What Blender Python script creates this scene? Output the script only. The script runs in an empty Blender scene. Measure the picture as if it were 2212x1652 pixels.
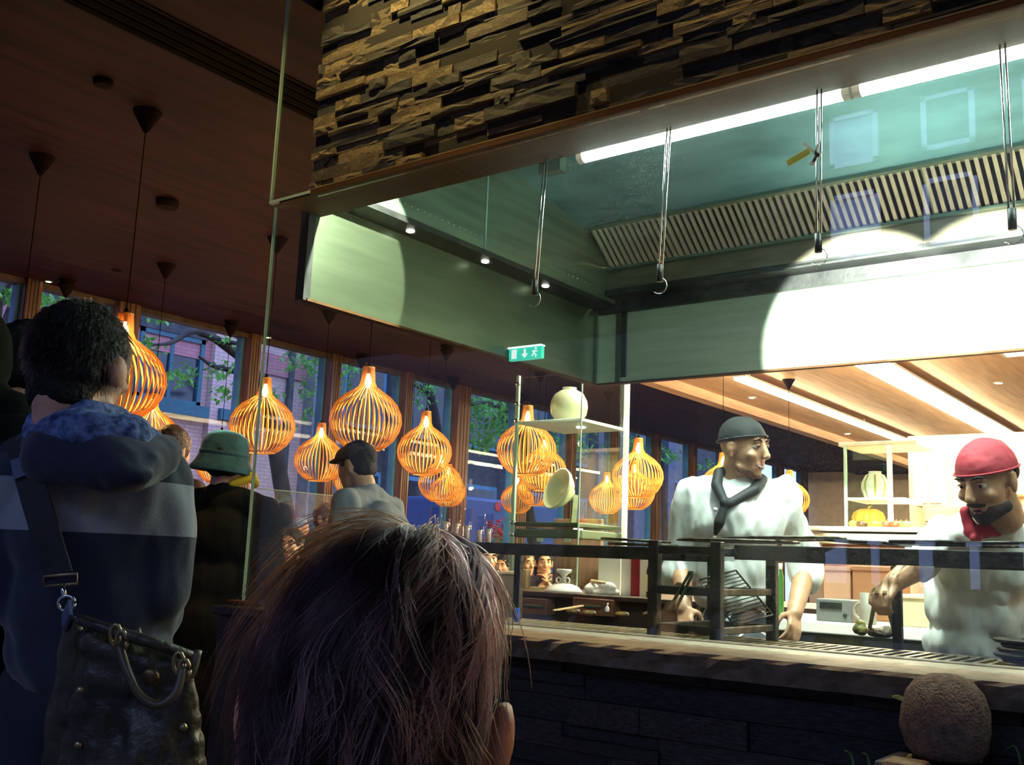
import bpy, bmesh, math, random
import numpy as np
from mathutils import Vector, Matrix, Quaternion, noise as mnoise

random.seed(7)
SC = bpy.context.scene
COL = SC.collection

# ------------------------------------------------------------------ camera
IMW, IMH, FPX = 2212.0, 1652.0, 2200.0
YAW, PITCH, ROLL = math.radians(-37.4), math.radians(9.85), math.radians(2.3)
CAMP = Vector((0, 0, 1.45))
_f = Vector((math.sin(YAW) * math.cos(PITCH), math.cos(YAW) * math.cos(PITCH), math.sin(PITCH)))
_r0 = Vector((math.cos(YAW), -math.sin(YAW), 0))
_u0 = _r0.cross(_f)
CR = math.cos(ROLL) * _r0 + math.sin(ROLL) * _u0
CU = -math.sin(ROLL) * _r0 + math.cos(ROLL) * _u0
CF = _f
cam_data = bpy.data.cameras.new('camera')
cam = bpy.data.objects.new('camera', cam_data)
COL.objects.link(cam)
cam.matrix_world = Matrix((
    (CR.x, CU.x, -CF.x, CAMP.x), (CR.y, CU.y, -CF.y, CAMP.y), (CR.z, CU.z, -CF.z, CAMP.z), (0, 0, 0, 1)))
cam_data.sensor_fit = 'HORIZONTAL'
cam_data.sensor_width = 36.0
cam_data.lens = 36.0 * FPX / IMW
cam_data.clip_start = 0.05
cam_data.clip_end = 200
SC.camera = cam

# ------------------------------------------------------------------ world, exposure
w = bpy.data.worlds.new('dusk_sky'); SC.world = w; w.use_nodes = True
bg = w.node_tree.nodes['Background']
bg.inputs[0].default_value = (0.42, 0.54, 1.0, 1)
bg.inputs[1].default_value = 3.0
SC.view_settings.view_transform = 'Standard'
SC.view_settings.look = 'None'
SC.view_settings.gamma = 1.0
SC.view_settings.use_curve_mapping = False
SC.view_settings.exposure = 0.0
SC.cycles.use_denoising = True
SC.cycles.max_bounces = 6
SC.cycles.use_adaptive_sampling = True
SC.cycles.adaptive_threshold = .05
SC.cycles.transparent_max_bounces = 20
SC.cycles.sample_clamp_indirect = 6.0


def at(x, y, X=None, Y=None, Z=None, D=None):
    """the point of the place that lies behind a pixel, at a given plane or depth"""
    d = CF + CR * ((x - IMW / 2) / FPX) - CU * ((y - IMH / 2) / FPX)
    if D is not None: return CAMP + d * D
    if X is not None: return CAMP + d * ((X - CAMP.x) / d.x)
    if Y is not None: return CAMP + d * ((Y - CAMP.y) / d.y)
    return CAMP + d * ((Z - CAMP.z) / d.z)


def spot(name, loc, target, energy, col, angle, blend=.15, radius=.03):
    l = bpy.data.lights.new(name, 'SPOT'); l.energy = energy; l.color = col
    l.spot_size = math.radians(angle); l.spot_blend = blend; l.shadow_soft_size = radius
    o = bpy.data.objects.new(name, l); COL.objects.link(o); o.location = loc
    o.rotation_euler = (Vector(target) - Vector(loc)).to_track_quat('-Z', 'Y').to_euler()
    return o


def area(name, loc, target, energy, col, sx, sy):
    l = bpy.data.lights.new(name, 'AREA'); l.energy = energy; l.color = col
    l.shape = 'RECTANGLE'; l.size = sx; l.size_y = sy
    o = bpy.data.objects.new(name, l); COL.objects.link(o); o.location = loc
    o.rotation_euler = (Vector(target) - Vector(loc)).to_track_quat('-Z', 'Y').to_euler()
    return o


# ------------------------------------------------------------------ lights of the room
CEIL = 4.0
# recessed ceiling spots grazing the stone face from above
spot('stone_spot', (-2.86, 2.42, 4.75), (-2.86, 2.86, 3.2), 300, (1.0, .66, .27), 70, .7, .03)
spot('stone_spot', (-1.75, 2.42, 4.75), (-1.75, 2.86, 3.2), 110, (1.0, .62, .26), 75, .8, .03)
spot('stone_spot', (-0.75, 2.42, 4.75), (-0.75, 2.86, 3.2), 75, (1.0, .60, .26), 75, .8, .03)
# added spots without fittings, brightening the hood skirts and the chefs
spot('added_hood_spot', (-2.70, 3.08, 3.2), (-3.47, 3.16, 2.87), 700, (.92, 1.0, .80), 54, .08, .01)
for _x in (-1.74, -1.05, -0.35):
    spot('added_hood_spot', (_x, 3.40, 2.95), (_x, 5.42, 2.70), 3300, (.95, 1.0, .90), 33, .10, .03)

spot('added_hood_spot', (-1.45, 3.30, 3.72), (-1.60, 3.80, 1.5), 420, (.86, 1.0, .90), 60, .5, .05)
spot('added_hood_spot', (-0.55, 3.30, 3.72), (-0.75, 3.70, 1.4), 420, (.86, 1.0, .90), 60, .5, .05)

# ------------------------------------------------------------------ helpers: materials
def nd(nt, t, **k):
    n = nt.nodes.new(t)
    for a, b in k.items(): setattr(n, a, b)
    return n


def mat(name, col, rough=.5, metal=0., var=.15, scale=6., stretch=(1, 1, 1), bump=0., bscale=40., col2=None,
        spec=.5, emit=None, estr=0., trl=0., sheen=0., detail=4.):
    m = bpy.data.materials.get(name)
    if m: return m
    m = bpy.data.materials.new(name); m.use_nodes = True
    nt = m.node_tree; b = nt.nodes['Principled BSDF']
    b.inputs['Roughness'].default_value = rough; b.inputs['Metallic'].default_value = metal
    b.inputs['Specular IOR Level'].default_value = spec
    if sheen: b.inputs['Sheen Weight'].default_value = sheen
    tc = nd(nt, 'ShaderNodeTexCoord'); mp = nd(nt, 'ShaderNodeMapping'); mp.inputs['Scale'].default_value = stretch
    nt.links.new(tc.outputs['Object'], mp.inputs[0])
    nz = nd(nt, 'ShaderNodeTexNoise'); nz.inputs['Scale'].default_value = scale; nz.inputs['Detail'].default_value = detail
    nt.links.new(mp.outputs[0], nz.inputs[0])
    rp = nd(nt, 'ShaderNodeValToRGB')
    c2 = col2 or tuple(max(0, c * (1 - 2 * var)) for c in col)
    c1 = col if col2 else tuple(min(1, c * (1 + var)) for c in col)
    rp.color_ramp.elements[0].position = .32; rp.color_ramp.elements[1].position = .68
    rp.color_ramp.elements[0].color = (*c2, 1); rp.color_ramp.elements[1].color = (*c1, 1)
    nt.links.new(nz.outputs[0], rp.inputs[0]); nt.links.new(rp.outputs[0], b.inputs['Base Color'])
    if emit:
        b.inputs['Emission Color'].default_value = (*emit, 1); b.inputs['Emission Strength'].default_value = estr
    if bump:
        n2 = nd(nt, 'ShaderNodeTexNoise'); n2.inputs['Scale'].default_value = bscale; n2.inputs['Detail'].default_value = 3
        nt.links.new(mp.outputs[0], n2.inputs[0])
        bp = nd(nt, 'ShaderNodeBump'); bp.inputs['Strength'].default_value = bump; bp.inputs['Distance'].default_value = .02
        nt.links.new(n2.outputs[0], bp.inputs['Height']); nt.links.new(bp.outputs[0], b.inputs['Normal'])
    if trl:
        t = nd(nt, 'ShaderNodeBsdfTranslucent'); nt.links.new(rp.outputs[0], t.inputs[0])
        mx = nd(nt, 'ShaderNodeMixShader'); mx.inputs[0].default_value = trl
        nt.links.new(b.outputs[0], mx.inputs[1]); nt.links.new(t.outputs[0], mx.inputs[2])
        nt.links.new(mx.outputs[0], nt.nodes['Material Output'].inputs[0])
    return m


def emat(name, col, s):
    m = bpy.data.materials.new(name); m.use_nodes = True; nt = m.node_tree
    nt.nodes.remove(nt.nodes['Principled BSDF'])
    e = nd(nt, 'ShaderNodeEmission'); e.inputs[0].default_value = (*col, 1); e.inputs[1].default_value = s
    nt.links.new(e.outputs[0], nt.nodes['Material Output'].inputs[0])
    return m


def glassmat(name, tint=(.95, 1, .97), ior=1.5, rough=0., dirt=0., dscale=260.):
    m = bpy.data.materials.new(name); m.use_nodes = True; nt = m.node_tree
    nt.nodes.remove(nt.nodes['Principled BSDF'])
    tr = nd(nt, 'ShaderNodeBsdfTransparent'); tr.inputs[0].default_value = (*tint, 1)
    gl = nd(nt, 'ShaderNodeBsdfGlossy'); gl.inputs['Roughness'].default_value = rough
    lw = nd(nt, 'ShaderNodeLayerWeight'); pw = nd(nt, 'ShaderNodeMath', operation='POWER'); pw.inputs[1].default_value = 4.5
    nt.links.new(lw.outputs['Facing'], pw.inputs[0])
    fr = nd(nt, 'ShaderNodeMapRange'); fr.inputs[3].default_value = ((ior - 1) / (ior + 1)) ** 2
    nt.links.new(pw.outputs[0], fr.inputs[0])
    mx = nd(nt, 'ShaderNodeMixShader')
    nt.links.new(fr.outputs[0], mx.inputs[0]); nt.links.new(tr.outputs[0], mx.inputs[1]); nt.links.new(gl.outputs[0], mx.inputs[2])
    out = mx
    if dirt:      # dried steam and grease specks that catch the light
        tc = nd(nt, 'ShaderNodeTexCoord'); nz = nd(nt, 'ShaderNodeTexNoise')
        nz.inputs['Scale'].default_value = dscale; nz.inputs['Detail'].default_value = 2
        nt.links.new(tc.outputs['Object'], nz.inputs[0])
        n2 = nd(nt, 'ShaderNodeTexNoise'); n2.inputs['Scale'].default_value = 2.2
        nt.links.new(tc.outputs['Object'], n2.inputs[0])
        r1 = nd(nt, 'ShaderNodeMapRange'); r1.inputs[1].default_value = .52; r1.inputs[2].default_value = .72; r1.inputs[4].default_value = dirt
        r2 = nd(nt, 'ShaderNodeMapRange'); r2.inputs[1].default_value = .35; r2.inputs[2].default_value = .7
        nt.links.new(nz.outputs[0], r1.inputs[0]); nt.links.new(n2.outputs[0], r2.inputs[0])
        mu = nd(nt, 'ShaderNodeMath', operation='MULTIPLY'); nt.links.new(r1.outputs[0], mu.inputs[0]); nt.links.new(r2.outputs[0], mu.inputs[1])
        tl = nd(nt, 'ShaderNodeBsdfTranslucent'); tl.inputs[0].default_value = (.9, .9, .88, 1)
        m2 = nd(nt, 'ShaderNodeMixShader')
        nt.links.new(mu.outputs[0], m2.inputs[0]); nt.links.new(mx.outputs[0], m2.inputs[1]); nt.links.new(tl.outputs[0], m2.inputs[2])
        out = m2
    nt.links.new(out.outputs[0], nt.nodes['Material Output'].inputs[0])
    return m


# ------------------------------------------------------------------ helpers: meshes
class MB:
    def __init__(s): s.v = []; s.f = []

    def add(s, vs, fs):
        o = len(s.v); s.v += [tuple(v) for v in vs]; s.f += [tuple(i + o for i in f) for f in fs]; return s

    def box(s, a, b):
        x0, y0, z0 = [min(p, q) for p, q in zip(a, b)]; x1, y1, z1 = [max(p, q) for p, q in zip(a, b)]
        return s.add([(x0, y0, z0), (x1, y0, z0), (x1, y1, z0), (x0, y1, z0), (x0, y0, z1), (x1, y0, z1), (x1, y1, z1), (x0, y1, z1)],
                     [(0, 3, 2, 1), (4, 5, 6, 7), (0, 1, 5, 4), (1, 2, 6, 5), (2, 3, 7, 6), (3, 0, 4, 7)])

    def bbox(s, a, b, c=.006):
        """box with chamfered vertical and horizontal edges"""
        bm = bmesh.new(); m = MB().box(a, b)
        vs = [bm.verts.new(v) for v in m.v]; [bm.faces.new([vs[i] for i in f]) for f in m.f]
        bmesh.ops.bevel(bm, geom=bm.edges[:], offset=c, segments=2, profile=.5, affect='EDGES')
        bm.verts.index_update()
        s.add([v.co[:] for v in bm.verts], [[v.index for v in f.verts] for f in bm.faces]); bm.free(); return s

    def beam(s, p, q, wd, ht, up=(0, 0, 1)):
        p, q = Vector(p), Vector(q); d = (q - p).normalized(); up = Vector(up)
        if abs(d.dot(up)) > .98: up = Vector((1, 0, 0))
        a = d.cross(up).normalized() * wd / 2; b = a.cross(d).normalized() * ht / 2
        vs = [p - a - b, p + a - b, p + a + b, p - a + b, q - a - b, q + a - b, q + a + b, q - a + b]
        return s.add(vs, [(0, 1, 2, 3), (7, 6, 5, 4), (0, 4, 5, 1), (1, 5, 6, 2), (2, 6, 7, 3), (3, 7, 4, 0)])

    def tube(s, pts, rad, n=8, caps=True):
        pts = [Vector(p) for p in pts]; k = len(pts)
        rs = rad if isinstance(rad, (list, tuple)) else [rad] * k
        o = len(s.v); prev = None
        for i, p in enumerate(pts):
            d = (pts[min(i + 1, k - 1)] - pts[max(i - 1, 0)]).normalized()
            if prev is None:
                a = d.cross(Vector((0, 0, 1)) if abs(d.z) < .9 else Vector((1, 0, 0))).normalized()
            else:
                a = (prev - d * prev.dot(d)).normalized()
            prev = a; b = d.cross(a)
            for j in range(n):
                t = 2 * math.pi * j / n
                s.v.append(tuple(p + (a * math.cos(t) + b * math.sin(t)) * rs[i]))
        for i in range(k - 1):
            for j in range(n):
                s.f.append((o + i * n + j, o + i * n + (j + 1) % n, o + (i + 1) * n + (j + 1) % n, o + (i + 1) * n + j))
        if caps:
            s.f.append(tuple(o + j for j in range(n))[::-1]); s.f.append(tuple(o + (k - 1) * n + j for j in range(n)))
        return s

    def lathe(s, prof, c=(0, 0, 0), n=24, M=None, caps=True):
        """prof: (r, z) list turned about z"""
        o = len(s.v); c = Vector(c)
        for r, z in prof:
            for j in range(n):
                t = 2 * math.pi * j / n; p = Vector((r * math.cos(t), r * math.sin(t), z))
                if M: p = M @ p
                s.v.append(tuple(p + c))
        for i in range(len(prof) - 1):
            for j in range(n):
                s.f.append((o + i * n + j, o + i * n + (j + 1) % n, o + (i + 1) * n + (j + 1) % n, o + (i + 1) * n + j))
        if caps:
            s.f.append(tuple(o + j for j in range(n))[::-1]); s.f.append(tuple(o + (len(prof) - 1) * n + j for j in range(n)))
        return s

    def mesh(s, name):
        me = bpy.data.meshes.new(name); me.from_pydata(s.v, [], s.f); me.update(); return me

    def build(s, name, m, parent=None, smooth=False, loc=None):
        """one mesh object; vertices are given in world space and kept there relative to the parent's origin"""
        base = worldloc(parent) if parent is not None else Vector(loc or (0, 0, 0))
        me = bpy.data.meshes.new(name)
        me.from_pydata([tuple(Vector(v) - base) for v in s.v], [], s.f)
        me.update()
        if m: me.materials.append(m)
        if smooth: me.polygons.foreach_set('use_smooth', [True] * len(me.polygons))
        o = bpy.data.objects.new(name, me); COL.objects.link(o)
        if parent is not None: o.parent = parent
        elif loc is not None: o.location = loc
        return o


def worldloc(o):
    v = Vector((0, 0, 0))
    while o is not None: v = v + o.location; o = o.parent
    return v


def tag(o, label=None, cat=None, group=None, kind=None):
    if label: o['label'] = label
    if cat: o['category'] = cat
    if group: o['group'] = group
    if kind: o['kind'] = kind
    return o


def thing(name, label, cat, loc=(0, 0, 0), group=None):
    o = bpy.data.objects.new(name, None); o.empty_display_size = .1; COL.objects.link(o); o.location = loc
    return tag(o, label, cat, group)


def copy_tree(o, parent=None):
    c = o.copy(); COL.objects.link(c); c.parent = parent
    for ch in list(o.children): copy_tree(ch, c)
    return c


# organic bodies: overlapping ellipsoids and tapered limbs fused into one surface
def K(p, r, q, s): return ('k', Vector(p), r, Vector(q), s)


def EL(c, a, fwd=None, M=None): return ('e', Vector(c), a, fwd, M)


_ico = None


def _icosphere():
    global _ico
    if _ico is None:
        bm = bmesh.new(); bmesh.ops.create_icosphere(bm, subdivisions=3, radius=1)
        bm.verts.index_update()
        _ico = ([v.co.copy() for v in bm.verts], [[v.index for v in f.verts] for f in bm.faces]); bm.free()
    return _ico


def frame(fwd, up=(0, 0, 1)):
    f = Vector(fwd).normalized(); r = f.cross(Vector(up)).normalized(); u = r.cross(f)
    return Matrix(((r.x, f.x, u.x), (r.y, f.y, u.y), (r.z, f.z, u.z)))


def blob(name, prims, voxel, m, parent=None, smooth=3, wrinkle=0., wscale=8., wstretch=(1, 1, 1), cut=None, fac=.5):
    mb = MB(); iv, if_ = _icosphere()
    for p in prims:
        if p[0] == 'e':
            _, c, a, fwd, M = p
            R = M if M is not None else (frame(fwd) if fwd is not None else Matrix.Identity(3))
            mb.add([c + R @ Vector((v.x * a[0], v.y * a[1], v.z * a[2])) for v in iv], if_)
        else:
            _, a, r, b, s2 = p; d = b - a; L = d.length
            if L < 1e-6: continue
            d.normalize(); n = 14; prof = []
            for k in range(5):
                t = math.pi / 2 * (1 - k / 4.); prof.append((max(r * math.cos(t), 1e-4), -r * math.sin(t)))
            for k in range(5):
                t = math.pi / 2 * k / 4.; prof.append((max(s2 * math.cos(t), 1e-4), L + s2 * math.sin(t)))
            mb.lathe(prof, a, n, d.to_track_quat('Z', 'Y').to_matrix())
    me = mb.mesh('tmp'); o = bpy.data.objects.new('tmp', me); COL.objects.link(o)
    rm = o.modifiers.new('r', 'REMESH'); rm.mode = 'VOXEL'; rm.voxel_size = voxel
    if smooth:
        sm = o.modifiers.new('s', 'SMOOTH'); sm.iterations = smooth; sm.factor = fac
    dg = bpy.context.evaluated_depsgraph_get(); dg.update()
    me2 = bpy.data.meshes.new_from_object(o.evaluated_get(dg))
    bpy.data.objects.remove(o); bpy.data.meshes.remove(me)
    if wrinkle:
        nv = len(me2.vertices)
        nrm = np.empty(nv * 3); me2.vertices.foreach_get('normal', nrm); nrm = nrm.reshape(-1, 3)
        co = np.empty(nv * 3); me2.vertices.foreach_get('co', co); co = co.reshape(-1, 3)
        dsp = np.array([mnoise.fractal(Vector((c[0] * wscale * wstretch[0], c[1] * wscale * wstretch[1], c[2] * wscale * wstretch[2])), 1., 2., 3) for c in co])
        co += nrm * (dsp * wrinkle)[:, None]; me2.vertices.foreach_set('co', co.ravel())
    if cut:
        bm = bmesh.new(); bm.from_mesh(me2)
        for pc, pn in cut:   # keep the side opposite to pn
            bmesh.ops.bisect_plane(bm, geom=bm.verts[:] + bm.edges[:] + bm.faces[:], plane_co=pc, plane_no=pn, clear_outer=True)
        bm.to_mesh(me2); bm.free()
    base = worldloc(parent)
    me2.transform(Matrix.Translation(-base)); me2.name = name
    me2.materials.clear(); me2.materials.append(m)
    me2.polygons.foreach_set('use_smooth', [True] * len(me2.polygons)); me2.update()
    ob = bpy.data.objects.new(name, me2); COL.objects.link(ob)
    if parent is not None: ob.parent = parent
    return ob


def ribbon(path, wd, th, up):
    """flat strap along a path; up = the flat side's normal per point or one vector"""
    pts = [Vector(p) for p in path]; mb = MB(); k = len(pts); n = 4
    for i, p in enumerate(pts):
        d = (pts[min(i + 1, k - 1)] - pts[max(i - 1, 0)]).normalized()
        nn = Vector(up[i] if isinstance(up, list) else up); a = d.cross(nn).normalized(); b = a.cross(d).normalized()
        ww = wd[i] if isinstance(wd, (list, tuple)) else wd
        for sa, sb in ((-1, -1), (1, -1), (1, 1), (-1, 1)): mb.v.append(tuple(p + a * sa * ww / 2 + b * sb * th / 2))
    for i in range(k - 1):
        for j in range(4): mb.f.append((i * 4 + j, i * 4 + (j + 1) % 4, i * 4 + 4 + (j + 1) % 4, i * 4 + 4 + j))
    mb.f.append((3, 2, 1, 0)); mb.f.append(tuple(range((k - 1) * 4, k * 4)))
    return mb


def spline(pts, n=6):
    """Catmull-Rom through the given points"""
    P = [Vector(p) for p in pts]; P = [P[0] * 2 - P[1]] + P + [P[-1] * 2 - P[-2]]; out = []
    for i in range(1, len(P) - 2):
        a, b, c, d = P[i - 1], P[i], P[i + 1], P[i + 2]
        for k in range(n):
            t = k / n
            out.append(.5 * ((2 * b) + (c - a) * t + (2 * a - 5 * b + 4 * c - d) * t * t + (3 * b - a - 3 * c + d) * t ** 3))
    out.append(P[-2]); return out
# ================================================================== materials of the shell
M_ceil = mat('reddish_wood_ceiling', (.026, .0052, .0120), .7, var=.35, spec=.12, scale=2.2, stretch=(6, .5, 6), bump=.05, bscale=5)
M_ceil2 = mat('pale_wood_ceiling', (.74, .46, .27), .5, var=.14, scale=2., stretch=(6, .5, 6))
M_floor = mat('dark_floor_slate', (.06, .055, .055), .35, var=.2, scale=3)
M_pave = mat('street_paving', (.09, .09, .10), .8, var=.2, scale=2)
M_dark = mat('dark_brown_timber', (.05, .028, .018), .6, var=.3, scale=8, stretch=(1, 1, .2))
M_black = mat('blackened_steel', (.018, .018, .018), .45, metal=.3, var=.3, scale=14, bump=.05)
M_steel = mat('brushed_steel_dim', (.085, .105, .066), .38, metal=.8, var=.08, scale=2, stretch=(1, 1, 9))  # steel darkened to put the side skirt's shade into its colour
M_steel_lit = mat('brushed_steel_lit', (.46, .54, .44), .38, metal=.8, var=.08, scale=2, stretch=(1, 1, 9))  # same steel lightened so the back skirt looks brightly lit
M_steel2 = mat('dull_steel', (.15, .20, .15), .44, metal=.8, var=.12, scale=2, stretch=(1, 1, 9))
M_bronze = mat('bronze_trim', (.06, .026, .007), .75, metal=.1, spec=.2, var=.15, scale=3, stretch=(.5, 5, 5))
M_chrome = mat('polished_steel', (.75, .77, .75), .15, metal=1., var=.05)
M_white = mat('white_enamel', (.80, .80, .76), .35, var=.04)
M_wood = mat('warm_post_timber', (.13, .052, .022), .45, var=.3, scale=5, stretch=(3, 3, .25), bump=.06)
M_bluef = mat('blue_painted_frame', (.06, .22, .42), .5, var=.12)
M_glass = glassmat('window_glass', (.97, .99, 1), 1.12)
M_glassk = glassmat('greasy_screen_glass', (.97, 1, .98), 1.95, 0, dirt=.035)
M_glassu = glassmat('clear_cladding_glass', (.97, 1, .97), 1.35)
M_gedge = mat('green_glass_edge', (.34, .52, .42), .2, var=.05)
M_tube = emat('fluorescent_light', (.76, 1, .93), 125.)


def struct(name, mb, m, parent=None, **k):
    o = mb.build(name, m, parent, **k)
    if parent is None: o['kind'] = 'structure'
    return o


GY = 2.82            # plane of the kitchen glass
struct('floor', MB().box((-10.3, -4, -.1), (5, 27, 0)), M_floor)
struct('street_ground', MB().box((-40, -45, -.3), (30, 45, -.12)), M_pave)
ceil = struct('ceiling', MB().box((-8.93, -4, CEIL), (-3.53, 12.0, CEIL + .12)).box((-3.53, 2.98, CEIL), (5, 12.0, CEIL + .12))
              .box((-8.93, 12, CEIL), (-6.74, 27, CEIL + .12)), M_ceil)
struct('ceiling_kitchen', MB().box((-6.74, 12.0, CEIL), (5, 27, CEIL + .12)), M_ceil2)
struct('ceiling_window_bay', MB().box((-10.45, -4, 4.085), (-8.93, 27, 4.22)), M_ceil)
struct('sky_shade_canopy', MB().box((-3.53, -4, 6.0), (5, 2.98, 6.12)).box((-3.65, -4, 4.12), (-3.53, 2.98, 6.12)), M_ceil)  # unseen canopy added to keep sky light off the stone and people
struct('trim_1', MB().box((-6.86, 11.6, 3.86), (-6.66, 27, 4.0)), M_ceil2)
struct('wall_back', MB().box((-10.4, 26.8, 0), (5, 27, 4.1)), mat('beige_plaster', (.62, .50, .36), .8, var=.08))
struct('wall_right', MB().box((4.9, -4, 0), (5, 27, 6.1)), mat('beige_plaster', (.62, .50, .36), .8))

# window wall along the street
WX = -10.2
struct('wall_left', MB().box((WX - .2, -4, -.1), (WX + .12, 27, .55)), M_dark)
ys = [-3.9, -2.5, -1.1, .6, 2.2, 3.7, 5.08, 6.17, 7.93, 9.3, 10.75, 12.0, 13.6, 15.1, 16.6, 18.2, 19.8, 21.4, 23., 24.6, 26.2]
wide = {6.17: .13, 12.0: .15, 13.6: .12}
for i, y in enumerate(ys):
    h = wide.get(y, .08)
    p = struct('window_post', MB().bbox((WX - .02, y - h, .55), (WX + .12, y + h, 4.09), .01), M_wood)
    p['label'] = 'orange brown timber window post'
    for k in (-.5, 0, .5):
        MB().box((WX + .12, y + h * k - .006, .55), (WX + .128, y + h * k + .006, 4.09)).build('groove', M_dark, p)
    MB().box((WX - .14, y - h - .03, .55), (WX - .02, y + h + .03, 4.09)).build('outer_frame', M_bluef, p)
for i in range(len(ys) - 1):
    y0, y1 = ys[i] + wide.get(ys[i], .08), ys[i + 1] - wide.get(ys[i + 1], .08)
    wn = struct('window_%d' % (i + 1), MB().box((WX - .07, y0, .55), (WX - .055, y1, 4.09)), M_glass)
    MB().box((WX - .1, y0, 4.03), (WX + .06, y1, 4.10)).box((WX - .1, y0, .55), (WX + .06, y1, .62)).build('window_frame', M_dark, wn)

# ------------------------------------------------------------------ stone clad bulkhead above the kitchen
SX0, SX1, SZ0, SZ1 = -3.40, 1.2, 3.0, 4.62
wallk = struct('wall_kitchen_front', MB().box((SX0, GY + .09, SZ0), (SX1, 2.99, 6.0)).box((SX1, GY + .09, 3.0), (4.9, 2.99, 6.0)), mat('mortar_shadow', (.02, .018, .016), .9))  # dark backing wall seen in the joints between stones


def stone_mats(prefix, cols):
    return [mat('%s_%d' % (prefix, i), c, .75, var=.35, scale=14, bump=.25, bscale=60) for i, c in enumerate(cols)]


ST = stone_mats('split_slate', [(.13, .10, .065), (.19, .14, .08), (.07, .065, .055), (.26, .19, .10), (.05, .05, .05)])
SD = stone_mats('black_slate', [(.035, .034, .033), (.048, .044, .042), (.028, .028, .030)])
rs = random.Random(3)
STV = []
for k in range(26):        # split faced stones, unit size, front towards -y
    mb = MB(); nx, nz = 5, 3
    for j in range(nz):
        for i in range(nx):
            e = (i in (0, nx - 1)) or (j in (0, nz - 1))
            x = i / (nx - 1) + (0 if i in (0, nx - 1) else rs.uniform(-.08, .08)); z = j / (nz - 1) + (0 if j in (0, nz - 1) else rs.uniform(-.15, .15))
            mb.v.append((x, -1 + rs.uniform(-.22, .16) * (.5 if e else 1), z))
    for j in range(nz - 1):
        for i in range(nx - 1):
            a = j * nx + i
            mb.f += [(a, a + 1, a + nx), (a + 1, a + nx + 1, a + nx)] if rs.random() < .5 else [(a, a + 1, a + nx + 1), (a, a + nx + 1, a + nx)]
    o = len(mb.v); ring = list(range(nx)) + [nx * 2 - 1, nx * 3 - 1] + list(range(nx * 3 - 2, nx * 2 - 1, -1)) + [nx]
    for r_ in ring: v = mb.v[r_]; mb.v.append((v[0], 1.2, v[2]))
    n = len(ring)
    for i in range(n): mb.f.append((ring[(i + 1) % n], ring[i], o + i, o + (i + 1) % n))
    STV.append(mb.mesh('stone_%d' % k))


def stones(parent, x0, x1, z0, z1, yf, mats, hts, lens, rel, limit, seen, dark=False):
    rr = random.Random(11); todo = []; z = z0
    while z < z1 - .01:
        h = min(rr.choice(hts), z1 - z); x = x0 - rr.uniform(0, .1)
        while x < x1:
            ln = rr.uniform(*lens)
            if rr.random() < .22: ln *= .45
            a, b = max(x, x0), min(x + ln, x1)
            if b - a > .02:
                if rr.random() < .25 and h > .035:
                    todo += [(a, b, z, h * .5), (a, b, z + h * .5, h * .5)]
                else: todo.append((a, b, z, h))
            x += ln
        z += h
    todo.sort(key=lambda t: -seen((t[0] + t[1]) / 2, t[2]) * (t[1] - t[0]))
    rest = MB(); meshes = {}
    for i, (a, b, z, h) in enumerate(todo):
        d = rr.choice(rel); k = rr.randrange(len(STV)); mi = rr.randrange(len(mats))
        if i < limit:
            key = (k, mi)
            if key not in meshes:
                me = STV[k].copy(); me.materials.append(mats[mi]); meshes[key] = me
            o = bpy.data.objects.new('stone', meshes[key]); COL.objects.link(o); o.parent = parent
            o.location = (a + .0015, yf, z + .001); o.scale = (b - a - .003, d, h - .002)
        else:
            rest.add([(a + .0015 + v.co.x * (b - a - .003), yf + v.co.y * d, z + .001 + v.co.z * (h - .002)) for v in STV[k].vertices],
                     [tuple(p.vertices) for p in STV[k].polygons])
    if rest.v:
        o = rest.build('stone_rest', mats[0], parent); o['kind'] = 'stuff'


def vis(x, z):
    q = Vector((x, GY + .05, z)) - CAMP; d = q.dot(CF)
    if d < .2: return 0
    px, py = IMW / 2 + FPX * q.dot(CR) / d, IMH / 2 - FPX * q.dot(CU) / d
    return (1 / d if (-40 < px < IMW + 40 and -40 < py < IMH + 60) else .001 / max(d, .1))


stones(wallk, SX0, SX1, SZ0, SZ1, GY + .1, ST, (.030, .038, .038, .046, .055), (.13, .46), (.006, .010, .016, .024, .032), 300, vis)
# the counter's own front of black stone
cw = struct('wall_counter_front', MB().box((-2.93, 2.70, 0), (1.4, 2.86, 1.153)), mat('mortar_shadow', (.02, .018, .016), .9))
stones(cw, -2.93, 1.4, .0, 1.15, 2.69, SD, (.05, .06, .075), (.2, .6), (.012, .02, .028), 140, vis)

# bronze soffit under the stone
so = struct('trim_2', MB().box((-3.47, 2.795, 2.972), (1.3, 3.03, 2.992)).box((-3.47, 2.788, 2.966), (1.3, 2.80, 2.984)), M_bronze)
MB().box((-3.30, 2.803, 2.992), (1.3, 2.83, 3.0015)).build('trim_edge_glint', mat('trim_edge_glint', (.62, .43, .17), .4, metal=.3), so)  # lighter strip painting in the light caught along the trim edge
# glass in front of kitchen and stone
gl = struct('window_20', MB().box((-3.53, GY - .006, 1.222), (1.3, GY + .006, 2.965)), M_glassk)
MB().box((-3.534, GY - .007, 1.222), (-3.530, GY + .007, 2.965)).build('polished_edge', M_gedge, gl)
gu = struct('window_21', MB().box((-3.53, GY - .032, 2.985), (1.3, GY - .020, 4.74)), M_glassu)
MB().box((-3.536, GY - .034, 2.985), (-3.530, GY - .018, 4.74)).box((-3.536, GY - .036, 2.972), (-3.27, GY - .016, 2.985)).build('polished_edge', M_gedge, gu)

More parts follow.
